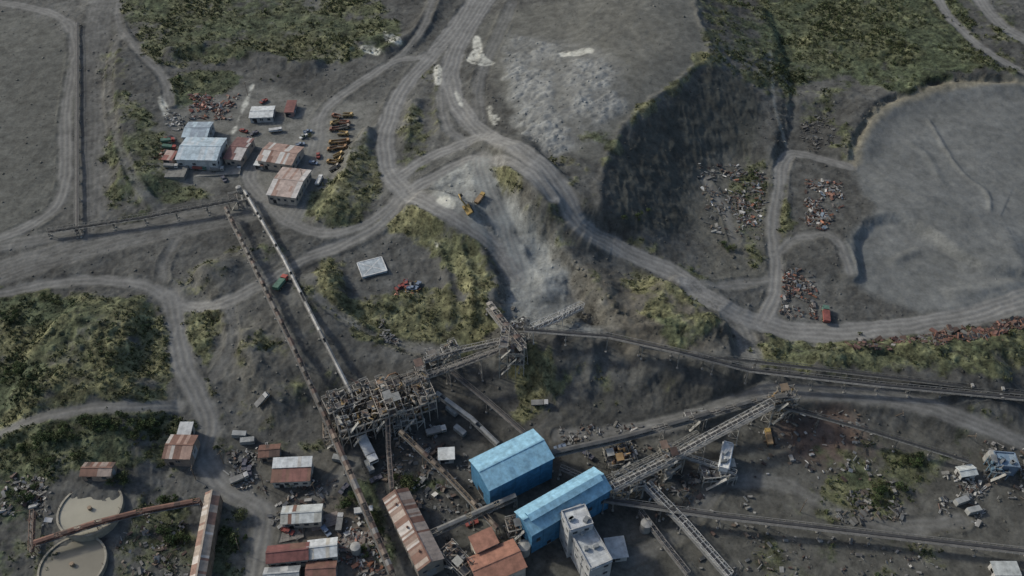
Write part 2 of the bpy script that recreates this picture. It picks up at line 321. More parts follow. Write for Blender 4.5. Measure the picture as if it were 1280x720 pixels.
# ---------------------------------------------------------------- materials
def nd(nt,t,**k):
    n=nt.nodes.new(t)
    for a,b in k.items():setattr(n,a,b)
    return n
def ground_mat():
    m=bpy.data.materials.new("ground_gravel");m.use_nodes=True;nt=m.node_tree;b=nt.nodes["Principled BSDF"];L=nt.links.new
    at=nd(nt,'ShaderNodeAttribute',attribute_name="gcol");ar=nd(nt,'ShaderNodeAttribute',attribute_name="rough")
    g=nd(nt,'ShaderNodeNewGeometry')
    n=nd(nt,'ShaderNodeTexNoise');n.inputs['Scale'].default_value=.9;n.inputs['Detail'].default_value=6;n.inputs['Roughness'].default_value=.7
    L(g.outputs['Position'],n.inputs['Vector'])
    n2=nd(nt,'ShaderNodeTexNoise');n2.inputs['Scale'].default_value=.22;n2.inputs['Detail'].default_value=5;L(g.outputs['Position'],n2.inputs['Vector'])
    ad=nd(nt,'ShaderNodeMath',operation='ADD');L(n.outputs[0],ad.inputs[0]);L(n2.outputs[0],ad.inputs[1])
    sb=nd(nt,'ShaderNodeMath',operation='SUBTRACT');L(ad.outputs[0],sb.inputs[0]);sb.inputs[1].default_value=1.0
    am=nd(nt,'ShaderNodeMath',operation='MULTIPLY_ADD');L(ar.outputs['Fac'],am.inputs[0]);am.inputs[1].default_value=2.6;am.inputs[2].default_value=.6
    mu=nd(nt,'ShaderNodeMath',operation='MULTIPLY');L(sb.outputs[0],mu.inputs[0]);L(am.outputs[0],mu.inputs[1])
    a1=nd(nt,'ShaderNodeMath',operation='ADD');L(mu.outputs[0],a1.inputs[0]);a1.inputs[1].default_value=1.0
    mx=nd(nt,'ShaderNodeMath',operation='MAXIMUM');L(a1.outputs[0],mx.inputs[0]);mx.inputs[1].default_value=.3
    vm_=nd(nt,'ShaderNodeVectorMath',operation='SCALE');L(at.outputs['Color'],vm_.inputs[0]);L(mx.outputs[0],vm_.inputs['Scale'])
    L(vm_.outputs[0],b.inputs['Base Color']);b.inputs['Roughness'].default_value=.95;b.inputs['Specular IOR Level'].default_value=.15
    bp=nd(nt,'ShaderNodeBump');bp.inputs['Distance'].default_value=.5;L(n.outputs[0],bp.inputs['Height']);L(ar.outputs['Fac'],bp.inputs['Strength']);L(bp.outputs[0],b.inputs['Normal'])
    return m
me.materials.append(ground_mat())
def tint_mat(name,rough=.6,sc=.5,amt=.5,spec=.3,metal=0.,bump=0):
    m=bpy.data.materials.new(name);m.use_nodes=True;nt=m.node_tree;b=nt.nodes["Principled BSDF"];L=nt.links.new
    at=nd(nt,'ShaderNodeAttribute',attribute_name="tint");g=nd(nt,'ShaderNodeNewGeometry')
    n=nd(nt,'ShaderNodeTexNoise');n.inputs['Scale'].default_value=sc;n.inputs['Detail'].default_value=6;n.inputs['Roughness'].default_value=.65;L(g.outputs['Position'],n.inputs['Vector'])
    mr=nd(nt,'ShaderNodeMapRange');mr.inputs[1].default_value=.3;mr.inputs[2].default_value=.7;mr.inputs[3].default_value=1-amt;mr.inputs[4].default_value=1+amt*.5
    L(n.outputs[0],mr.inputs[0])
    v=nd(nt,'ShaderNodeVectorMath',operation='SCALE');L(at.outputs['Color'],v.inputs[0]);L(mr.outputs[0],v.inputs['Scale']);L(v.outputs[0],b.inputs['Base Color'])
    b.inputs['Roughness'].default_value=rough;b.inputs['Specular IOR Level'].default_value=spec;b.inputs['Metallic'].default_value=metal
    return m
M_PAINT=tint_mat("weathered_sheet_metal",.65,.45,.4);M_FOL=tint_mat("foliage",.8,.6,.35,.1);M_ROCK=tint_mat("rock",.95,.8,.4,.1)
M_WATER=tint_mat("murky_water",.25,.08,.2,.4)
# ---------------------------------------------------------------- mesh builder
class MB:
    def __init__(s): s.v=[];s.f=[];s.c=[]
    def quad(s,p,c):
        k=len(s.v);s.v+= [tuple(q) for q in p];s.f.append(tuple(range(k,k+len(p))));s.c.append(c)
    def hexa(s,p,c,top=None):
        k=len(s.v);s.v+=[tuple(q) for q in p]
        for i,f in enumerate(((0,3,2,1),(4,5,6,7),(0,1,5,4),(1,2,6,5),(2,3,7,6),(3,0,4,7))):
            s.f.append(tuple(k+j for j in f));s.c.append(top if (top and i==1) else c)
    def box(s,c0,sz,col,yaw=0.,top=None,tilt=None):
        x,y,z=sz[0]/2,sz[1]/2,sz[2]/2;ca,sa=math.cos(yaw),math.sin(yaw)
        pts=[]
        for zz in (-z,z):
            for a,b in ((-x,-y),(x,-y),(x,y),(-x,y)):
                q=Vector((a,b,zz))
                if tilt is not None:q=tilt@q
                pts.append((c0[0]+ca*q[0]-sa*q[1],c0[1]+sa*q[0]+ca*q[1],c0[2]+q[2]))
        s.hexa(pts,col,top)
    def beam(s,a,b,w,h,col):
        a=Vector(a);b=Vector(b);d=(b-a)
        if d.length<1e-4:return
        d.normalize();r=d.cross(Vector((0,0,1)))
        if r.length<1e-3:r=Vector((1,0,0))
        r.normalize();u=r.cross(d);r*=w/2;u*=h/2
        s.hexa([a-r-u,a+r-u,b+r-u,b-r-u,a-r+u,a+r+u,b+r+u,b-r+u],col)
    def cyl(s,a,b,r0,r1,n,col,caps=True,top=None):
        a=Vector(a);b=Vector(b);d=(b-a).normalized();r=d.cross(Vector((0,0,1)))
        if r.length<1e-3:r=Vector((1,0,0))
        r.normalize();u=r.cross(d);k=len(s.v)
        for i in range(n):
            t=2*math.pi*i/n;o=r*math.cos(t)+u*math.sin(t);s.v.append(tuple(a+o*r0));s.v.append(tuple(b+o*r1))
        for i in range(n):
            j=(i+1)%n;s.f.append((k+2*i,k+2*j,k+2*j+1,k+2*i+1));s.c.append(col)
        if caps:
            s.f.append(tuple(k+2*i for i in range(n)));s.c.append(col);s.f.append(tuple(k+2*i+1 for i in range(n)));s.c.append(top or col)
    def mesh(s,name,mat):
        m=bpy.data.meshes.new(name);m.from_pydata(s.v,[],s.f);m.update()
        a=m.attributes.new("tint",'FLOAT_COLOR','FACE');a.data.foreach_set("color",np.array([(c[0],c[1],c[2],1) for c in s.c],np.float32).ravel())
        m.materials.append(mat);return m
def emit(name,parts,loc=(0,0,0)):
    parts={k:v for k,v in parts.items() if v.v}
    if len(parts)==1:
        k,mb=next(iter(parts.items()));o=bpy.data.objects.new(name,mb.mesh(name,getattr(mb,'mat',M_PAINT)));S.collection.objects.link(o);return o
    e=bpy.data.objects.new(name,None);e.location=loc;S.collection.objects.link(e)
    for k,mb in parts.items():
        mb.v=[(a-loc[0],b-loc[1],c-loc[2]) for a,b,c in mb.v]
        o=bpy.data.objects.new(k,mb.mesh(k,getattr(mb,'mat',M_PAINT)));S.collection.objects.link(o);o.parent=e
    return e
def gz(x,y): return float(lookup(H,x,y)[0])
def PH(u,v,h):
    z=h
    for _ in range(14):
        p=G(u,v,z);z=.5*z+.5*(gz(p[0],p[1])+h)
    return np.array([p[0],p[1],z])
def jit(c,a=.15):
    k=1+random.uniform(-a,a);return (c[0]*k,c[1]*k,c[2]*k)
WHITE=(.50,.52,.51);GREY=(.22,.235,.24);RUST=(.155,.085,.062);RUSTD=(.085,.058,.047);RED=(.21,.085,.07);LBLUE=(.35,.43,.47);TERRA=(.31,.155,.105);CONC=(.25,.245,.225);STEEL=(.15,.147,.14);DARK=(.03,.03,.032);YEL=(.34,.235,.08)
BR=(.23,.42,.53);BW=(.055,.165,.28);GLASS=(.035,.045,.055)
# ---------------------------------------------------------------- buildings
def building(name,A,B,C,h,rise,wall,roofs,win=2,rooftype='gable',over=.5,monitor=None,door=True,strip=1.1,wh=1.2,vents=0,storeys=1):
    cu=(A[0]+C[0])/2;cv=(A[1]+C[1])/2
    c=PH(cu,cv,h);ze=c[2];g=ze-h
    a=G(*A,ze);b=G(*B,ze);cc=G(*C,ze)
    ex=(b-a)[:2];Ln=np.hypot(*ex);ex=ex/Ln;ey=np.array([-ex[1],ex[0]]);w=np.dot((cc-b)[:2],ey)
    if w<0: ey=-ey;w=-w
    o=a[:2]
    def W(x,y,z):return (o[0]+ex[0]*x+ey[0]*y,o[1]+ex[1]*x+ey[1]*y,z)
    wl=MB();rf=MB();wn=MB();dt=MB()
    z0=g-3
    if rooftype=='gable':
        top=ze+rise
        wl.quad([W(0,0,z0),W(Ln,0,z0),W(Ln,0,ze),W(0,0,ze)],wall);wl.quad([W(0,w,z0),W(Ln,w,z0),W(Ln,w,ze),W(0,w,ze)],wall)
        for x in (0,Ln): wl.quad([W(x,0,z0),W(x,w,z0),W(x,w,ze),W(x,w/2,top),W(x,0,ze)],jit(wall,.05))
    else:
        wl.hexa([W(0,0,z0),W(Ln,0,z0),W(Ln,w,z0),W(0,w,z0),W(0,0,ze),W(Ln,0,ze),W(Ln,w,ze+(rise if rooftype=='shed' else 0)),W(0,w,ze+(rise if rooftype=='shed' else 0))],wall)
    n=max(2,int(Ln/strip));wt=[r[1] for r in roofs]
    def zz(y):
        if rooftype=='gable': return ze+rise*(1-abs(y-w/2)/(w/2))
        if rooftype=='shed': return ze+rise*y/w
        return ze
    if rooftype=='gable': spans=[(-over,w/2),(w/2,w+over)]
    else: spans=[(-over,w+over)] if rooftype=='shed' else [(0,w)]
    for (y0,y1) in spans:
        k=max(1,int(abs(y1-y0)/3.2))
        for i in range(n):
            x0=-over+(Ln+2*over)*i/n;x1=-over+(Ln+2*over)*(i+1)/n
            if i==0 or random.random()<.6: cs=random.choices(roofs,wt)[0][0]
            for j in range(k):
                if random.random()<.25: cs=random.choices(roofs,wt)[0][0]
                ya=y0+(y1-y0)*j/k;yb=y0+(y1-y0)*(j+1)/k;zo=.06+.03*((i+j)%2)
                cc_=jit(cs,.05)
                rf.hexa([W(x0,ya,zz(ya)+.0),W(x1,ya,zz(ya)),W(x1,yb,zz(yb)),W(x0,yb,zz(yb)),W(x0,ya,zz(ya)+zo+.1),W(x1,ya,zz(ya)+zo+.1),W(x1,yb,zz(yb)+zo+.1),W(x0,yb,zz(yb)+zo+.1)],cc_)
    if rooftype=='gable': rf.beam(W(-over,w/2,ze+rise+.22),W(Ln+over,w/2,ze+rise+.22),.6,.14,jit(roofs[0][0],.1))
    if rooftype=='flat':
        pc=jit(wall,.1)
        for p,q_ in ((W(0,0,ze+.4),W(Ln,0,ze+.4)),(W(Ln,0,ze+.4),W(Ln,w,ze+.4)),(W(Ln,w,ze+.4),W(0,w,ze+.4)),(W(0,w,ze+.4),W(0,0,ze+.4))): rf.beam(p,q_,.34,.78,pc)
        for i in range(3):
            x,y=Ln*random.uniform(.15,.85),w*random.uniform(.2,.8);rf.box(W(x,y,ze+.8),(random.uniform(1,2.4),random.uniform(.8,1.6),1.3),jit(GREY,.4),random.random())
    if monitor:
        mh,mw=monitor;x0,x1=Ln*.05,Ln*.95;yc_=w/2;zb=ze+rise-.6
        rf.hexa([W(x0,yc_-mw,zb),W(x1,yc_-mw,zb),W(x1,yc_+mw,zb),W(x0,yc_+mw,zb),W(x0,yc_-mw,zb+mh),W(x1,yc_-mw,zb+mh),W(x1,yc_+mw,zb+mh),W(x0,yc_+mw,zb+mh)],wall)
        for i in range(n):
            xa=x0-.3+(x1-x0+.6)*i/n;xb=x0-.3+(x1-x0+.6)*(i+1)/n;cs=jit(roofs[0][0],.06)
            for sg in (-1,1):
                rf.quad([W(xa,yc_+sg*(mw+.5),zb+mh+.02),W(xb,yc_+sg*(mw+.5),zb+mh+.02),W(xb,yc_,zb+mh+.9),W(xa,yc_,zb+mh+.9)],cs)
    def panel(side,x,zc,ww,hh,colr):
        if side==0: p=[(x-ww/2,-.05),(x+ww/2,-.05)];
        elif side==1: p=[(Ln+.05,x-ww/2),(Ln+.05,x+ww/2)]
        elif side==2: p=[(x-ww/2,w+.05),(x+ww/2,w+.05)]
        else: p=[(-.05,x-ww/2),(-.05,x+ww/2)]
        (xa,ya),(xb,yb)=p
        wn.quad([W(xa,ya,zc-hh/2),W(xb,yb,zc-hh/2),W(xb,yb,zc+hh/2),W(xa,ya,zc+hh/2)],colr)
        dt.beam(W(xa,ya,zc+hh/2+.06),W(xb,yb,zc+hh/2+.06),.14,.12,jit(wall,.3));dt.beam(W(xa,ya,zc-hh/2-.06),W(xb,yb,zc-hh/2-.06),.2,.12,jit(CONC,.2))
    if win:
        for st_ in range(storeys):
            zc=g+ (h/storeys)*(st_+.55)
            for side,LL in ((0,Ln),(2,Ln),(1,w),(3,w)):
                k=max(1,int(LL/(3.2 if win==1 else 5.)))
                for i in range(k):
                    if random.random()<.15:continue
                    panel(side,LL*(i+.5)/k,zc,min(1.6,LL/k*.5),wh,GLASS)
    if door:
        panel(1,w*.5,g+min(h*.42,2.1),min(4,w*.4),min(h*.8,4.),jit(GREY,.3));panel(0,Ln*.22,g+1.2,1.6,2.3,DARK);panel(3,w*.5,g+min(h*.42,2.1),min(4,w*.4),min(h*.8,4.),DARK)
    for i in range(int(Ln/4.5)+1):
        x=min(max(Ln*i/max(1,int(Ln/4.5)),.1),Ln-.1)
        for y in (-.06,w+.06): dt.beam(W(x,y,z0),W(x,y,ze-.05),.22,.12,jit(wall,.15))
    for i in range(vents):
        x=Ln*(i+.5)/vents;dt.cyl(W(x,w*.3,zz(w*.3)),W(x,w*.3,zz(w*.3)+.9),.3,.3,8,jit(roofs[0][0]));dt.cyl(W(x,w*.3,zz(w*.3)+.9),W(x,w*.3,zz(w*.3)+1.2),.5,.1,8,jit(roofs[0][0]))
    return emit(name,{'walls':wl,'roof':rf,'windows':wn,'trim':dt},(c[0],c[1],g))
R_BLUE=[(BR,3),((.205,.385,.50),1)]
building("blue_processing_building",(612,612),(691,572),(665,538),13,2.2,BW,R_BLUE,win=0,strip=1.0)
building("blue_processing_building",(665,668),(763,611),(735,589),13,2.4,BW,R_BLUE,win=2,monitor=(1.3,1.8),strip=1.0,wh=2.2)
building("grey_plant_building",(700,642),(738,712),(766,702),14,.5,(.33,.34,.34),[((.38,.40,.40),3),((.46,.48,.47),1)],win=1,rooftype='flat',storeys=3)
building("plant_annex",(702,640),(712,664),(741,655),18,.4,(.36,.37,.37),[((.42,.44,.45),2),(WHITE,1)],win=1,rooftype='flat',storeys=4,door=False)
building("rusty_workshop_hall",(480,624),(523,712),(554,699),8,2.0,(.22,.2,.17),[(RUST,3),((.30,.25,.21),3),((.2,.14,.11),2),((.4,.37,.34),1.4)],win=1,vents=3,strip=.8)
building("terracotta_roof_building",(600,733),(657,708),(636,677),7,1.4,(.45,.40,.33),[(TERRA,4),((.28,.14,.095),2)],win=1,strip=2)
building("terracotta_roof_building",(596,690),(622,678),(613,662),8,.8,(.45,.42,.36),[(TERRA,3),((.38,.23,.17),1)],win=1,strip=2,rooftype='shed')
building("covered_conveyor_hall",(236,735),(258,617),(273,619),7,1.2,(.2,.15,.11),[((.31,.26,.21),3),((.2,.12,.09),2),((.42,.39,.35),1)],win=0,strip=.9)
building("workshop_shed",(204,572),(236,573),(238,545),5,1.2,(.25,.2,.16),[(RUST,2),((.28,.19,.15),2),((.38,.35,.31),.7)])
building("workshop_shed",(222,545),(236,545),(238,530),4,.6,(.3,.28,.24),[((.38,.39,.38),2),(RUST,1)],rooftype='shed')
building("rusty_roof_shed",(101,594),(137,594),(141,579),3.5,.9,(.25,.2,.16),[(RUST,3),(RUSTD,2),((.25,.2,.17),2)])
building("rusty_roof_shed",(324,571),(348,569),(346,556),3.5,.8,(.3,.25,.2),[(RUST,3),(RUSTD,2)])
building("red_and_white_roof_house",(340,602),(386,600),(388,585),4.2,.7,(.45,.42,.36),[((.18,.085,.07),3),(RUST,2)],win=1,rooftype='shed')
building("white_roof_house",(342,584),(388,582),(389,573),5.0,.6,(.5,.48,.44),[(WHITE,4),((.42,.41,.38),1)],win=1,rooftype='shed')
building("white_roof_house",(352,654),(400,651),(402,631),4,1,(.4,.38,.33),[((.43,.45,.43),4),((.36,.36,.32),2),(RUST,.3)],win=1)
building("red_roof_house",(334,703),(384,698),(383,679),5,1.3,(.4,.36,.3),[((.18,.075,.065),3),(RUST,1)],win=1)
building("white_roof_house",(385,698),(420,694),(419,673),5,1.3,(.5,.48,.42),[(WHITE,4),((.43,.41,.35),1)],win=1)
building("rusty_roof_shed",(383,722),(418,720),(418,702),4,1,(.3,.25,.2),[((.18,.09,.07),2),(RUST,2)])
building("rusty_roof_shed",(330,728),(372,725),(372,708),4,1,(.3,.25,.2),[((.38,.39,.38),2),(GREY,2)])
building("blue_roof_warehouse",(220,199),(270,200),(277,173),6,1.5,(.36,.38,.38),[(LBLUE,3),((.42,.47,.49),2)],win=1)
building("grey_roof_shed",(228,171),(258,171),(262,153),5,1,(.3,.32,.33),[((.24,.29,.33),3),(LBLUE,1)],win=1)
building("red_roof_workshop",(280,198),(300,200),(308,173),4.5,1.,(.3,.26,.22),[((.16,.085,.075),3),((.38,.36,.34),1.2)])
building("patched_roof_workshop",(322,200),(364,206),(369,183),5,1.4,(.36,.32,.27),[((.30,.21,.17),3),((.45,.44,.41),1.4),(RUST,2)],win=1)
building("patched_roof_workshop",(334,243),(369,247),(376,212),5,1.4,(.36,.32,.27),[((.36,.29,.25),3),((.45,.43,.4),1.6),((.28,.19,.15),2)],win=1)
building("site_office",(312,147),(340,146),(342,133),3.2,.6,(.4,.4,.38),[(WHITE,3)],win=1)
building("rusty_roof_shed",(356,140),(366,140),(368,127),3,.5,(.3,.2,.18),[((.16,.07,.06),3)],rooftype='shed')
building("rusty_roof_shed",(318,206),(328,207),(330,196),2.6,.4,(.3,.3,.28),[(WHITE,1),(RUST,1)],rooftype='shed')
building("site_office",(203,199),(214,200),(216,190),2.8,.4,(.4,.3,.26),[((.35,.26,.22),1),(RED,1)],rooftype='shed')
building("white_storage_hut",(549,574),(567,573),(567,561),3,.4,(.4,.4,.38),[((.55,.57,.55),1)],rooftype='shed')
building("white_storage_hut",(1203,595),(1221,592),(1217,581),3,.7,(.4,.4,.38),[((.47,.5,.48),1)])
building("white_storage_hut",(762,698),(784,695),(772,673),3,.4,(.4,.4,.38),[((.4,.42,.42),1)],rooftype='shed')
building("blue_roof_hut",(1248,583),(1274,585),(1277,568),5,.6,(.15,.2,.26),[((.16,.23,.3),2),((.22,.28,.33),1)],rooftype='flat')
building("white_storage_hut",(1245,718),(1275,718),(1275,704),3,.4,(.4,.4,.38),[((.38,.4,.38),1)],rooftype='shed')
building("white_surge_bin",(899,584),(910,587),(918,556),8,.6,(.55,.56,.55),[((.65,.67,.66),1)],rooftype='flat',win=0)
# ---------------------------------------------------------------- conveyors
def conveyor(name,pts,w=1.6,style='open',truss=STEEL,belt=(.05,.05,.05),cover=None,leg=12,depth=1.8,gap=.12):
    W=[PH(u,v,h) for u,v,h in pts];dk=MB();tr=MB();tl=MB();cv=MB()
    for s_i in range(len(W)-1):
        a=Vector(W[s_i]);b=Vector(W[s_i+1]);L=(b-a).length;d=(b-a)/L;r=d.cross(Vector((0,0,1))).normalized();up_=r.cross(d)
        dk.beam(a,b,w,.18,jit(truss,.1));dk.beam(a+up_*.32,b+up_*.32,w*.55,.2,belt)
        dk.beam(a+r*w*.72-up_*.02,b+r*w*.72-up_*.02,w*.34,.08,jit((.15,.15,.14),.2))
        n=max(2,int(L/2.2))
        hh=depth if style in('truss','gallery') else .9
        for sg in (-1,1):
            o=r*(w*.5+.12)*sg if style!='open' else r*(w*.5+.1+ (w*.4 if sg>0 else 0))*sg
            tr.beam(a+o+up_*hh,b+o+up_*hh,.15,.15,truss);
            if style!='open': tr.beam(a+o-up_*.15,b+o-up_*.15,.2,.2,truss)
            for i in range(n+1):
                p=a+d*(L*i/n)+o;tr.beam(p,p+up_*hh,.12,.12,jit(truss,.2))
                if i<n and style!='open':
                    q_=a+d*(L*(i+1)/n)+o
                    if i%2: tr.beam(p,q_+up_*hh,.12,.12,jit(truss,.2))
                    else: tr.beam(p+up_*hh,q_,.12,.12,jit(truss,.2))
        if style=='truss':
            for i in range(n+1):
                p=a+d*(L*i/n)+up_*hh;tr.beam(p+r*(w*.5+.12),p-r*(w*.5+.12),.11,.11,truss)
        if style=='gallery' or cover:
            k=max(2,int(L/2));c0=cover or [(GREY,1)]
            for i in range(k):
                if random.random()<gap: continue
                p=a+d*(L*i/k);q_=a+d*(L*(i+1)/k);cs=jit(random.choices([c[0] for c in c0],[c[1] for c in c0])[0],.12)
                z=up_*(hh+.18)
                for sg in (-1,1):
                    e1=r*(w*.5+.15)*sg
                    cv.quad([p+e1+z,q_+e1+z,q_+z+up_*.4,p+z+up_*.4],cs)
        m=max(1,int(L/leg))
        for i in range(m+1):
            if i==m and s_i<len(W)-2:continue
            p=a+d*(L*i/m)
            g=gz(p.x,p.y);ht=p.z-g
            if ht<1.0: tl.box((p.x,p.y,g+.1),(w*1.3,1.,1.2),jit(CONC),yaw=math.atan2(r.y,r.x));continue
            sp=w*.5+ht*.08
            L0=Vector((p.x,p.y,g-.5))-r*sp;R0=Vector((p.x,p.y,g-.5))+r*sp;lt=p-r*w*.5-up_*.1;rt=p+r*w*.5-up_*.1
            for q0,q1 in((L0,lt),(R0,rt)):
                tl.beam(q0,q1,.22,.22,jit(truss,.15));tl.box((q0.x,q0.y,g+.15),(.8,.8,.5),jit(CONC,.1))
            k=max(1,int(ht/4))
            for j in range(k):
                f0=j/k;f1=(j+1)/k
                tl.beam(L0.lerp(lt,f0),R0.lerp(rt,f1),.12,.12,truss);tl.beam(L0.lerp(lt,f1),R0.lerp(rt,f1),.13,.13,truss)
    return emit(name,{'belt_deck':dk,'truss':tr,'trestles':tl,'cover':cv},tuple(W[0]))
LG=(.31,.31,.285)
conveyor("overland_conveyor",[(97,28,2),(97,150,1.5),(97,292,2.5)],1.2,'open',(.17,.17,.155))
conveyor("overland_conveyor",[(60,290,3),(180,272,4),(296,250,5)],1.5,'truss',(.13,.13,.12),depth=1.5)
conveyor("inclined_conveyor",[(283,262,5),(332,362,4),(372,445,5),(415,540,7)],1.4,'truss',(.15,.13,.11),depth=1.4,cover=[(RUSTD,2),((.1,.095,.085),3)],gap=.45)
conveyor("inclined_conveyor",[(415,540,7),(450,620,6),(490,716,5)],1.6,'truss',(.16,.13,.105),cover=[(RUSTD,2),(STEEL,2),((.2,.155,.12),2)],gap=.3)
conveyor("covered_pipe_conveyor",[(306,240,4),(355,325,3),(400,415,4),(442,498,7)],1.0,'gallery',(.19,.19,.175),cover=[((.3,.3,.285),3),((.19,.19,.18),2)],depth=.9)
conveyor("long_overland_conveyor",[(655,412,9),(760,420,8),(850,440,8),(935,462,7),(1100,481,5),(1290,499,4)],1.6,'open',(.2,.195,.18))
conveyor("long_overland_conveyor",[(800,432,5),(880,446,6),(945,452,5),(1100,470,4),(1290,493,3)],1.2,'open',(.12,.12,.11))
conveyor("feed_conveyor",[(640,432,9),(560,462,11),(505,480,13)],2.0,'truss',(.22,.205,.18),depth=2.,leg=9)
conveyor("feed_conveyor",[(625,428,8),(570,440,8),(530,452,7)],1.4,'truss',(.28,.275,.255),leg=9)
conveyor("crusher_truss",[(664,412,7),(700,397,5),(726,384,3)],2.2,'truss',(.42,.42,.4),depth=2.4)
conveyor("crusher_incline",[(612,384,4),(632,410,8),(655,437,13)],2.2,'truss',(.28,.26,.23),depth=2.4,leg=9,cover=[((.27,.25,.22),1),(RUSTD,.5)],gap=.5)
conveyor("transfer_conveyor",[(545,492,6),(590,525,4),(622,556,2)],1.4,'gallery',(.22,.22,.2),cover=[((.28,.28,.265),1)],depth=1.)
conveyor("transfer_conveyor",[(565,465,7),(610,502,6),(655,541,9)],1.2,'open',(.13,.12,.11))
conveyor("brown_conveyor",[(500,540,8),(560,596,5),(622,662,7)],1.2,'truss',(.19,.155,.115),depth=1.2,cover=[((.18,.145,.11),2),(RUSTD,1)],gap=.4)
conveyor("product_conveyor",[(690,568,9),(780,548,9),(880,520,10),(945,502,12),(992,496,13)],1.7,'truss',(.19,.185,.17),depth=1.5,cover=[((.09,.09,.085),1)],gap=.3)
conveyor("product_gallery",[(765,610,12),(830,578,10),(880,550,11),(965,505,13)],2.4,'truss',(.33,.325,.3),depth=2.2)
conveyor("product_gallery",[(758,600,9),(822,570,8),(872,542,9)],1.3,'truss',(.2,.2,.18),depth=1.4)
conveyor("stacker_conveyor",[(755,624,7),(900,645,6),(1090,667,5),(1290,690,5)],1.7,'open',(.2,.195,.18),leg=14)
conveyor("white_truss_conveyor",[(808,606,7),(855,655,5),(912,720,4)],2.3,'truss',(.38,.38,.36),depth=2.)
conveyor("plant_conveyor",[(970,506,10),(1080,536,7),(1210,576,4)],1.2,'open',(.12,.12,.11))
conveyor("bin_conveyor",[(840,566,8),(880,578,6),(920,592,6)],1.4,'truss',(.36,.36,.34),depth=1.2)
conveyor("rusty_gantry",[(44,680,4),(120,655,5),(180,640,5),(250,627,6)],1.3,'truss',(.18,.1,.075),cover=[(RUST,3),(RUSTD,1)],depth=1.2,gap=.3)
conveyor("short_conveyor",[(540,668,6),(590,646,7),(645,622,8)],1.4,'truss',(.22,.21,.18),cover=[((.16,.16,.15),1)],gap=.3)
conveyor("short_conveyor",[(485,515,10),(486,560,5),(490,612,3)],1.2,'truss',(.22,.18,.15))
conveyor("short_conveyor",[(700,585,6),(725,596,5),(745,604,4)],1.,'truss',(.22,.2,.18))
conveyor("scrubber_pipe_rack",[(800,640,3),(830,680,3),(860,718,3)],1.2,'truss',(.2,.19,.175))
conveyor("scrubber_pipe_rack",[(42,640,3),(40,690,3)],1.,'truss',(.18,.12,.09))
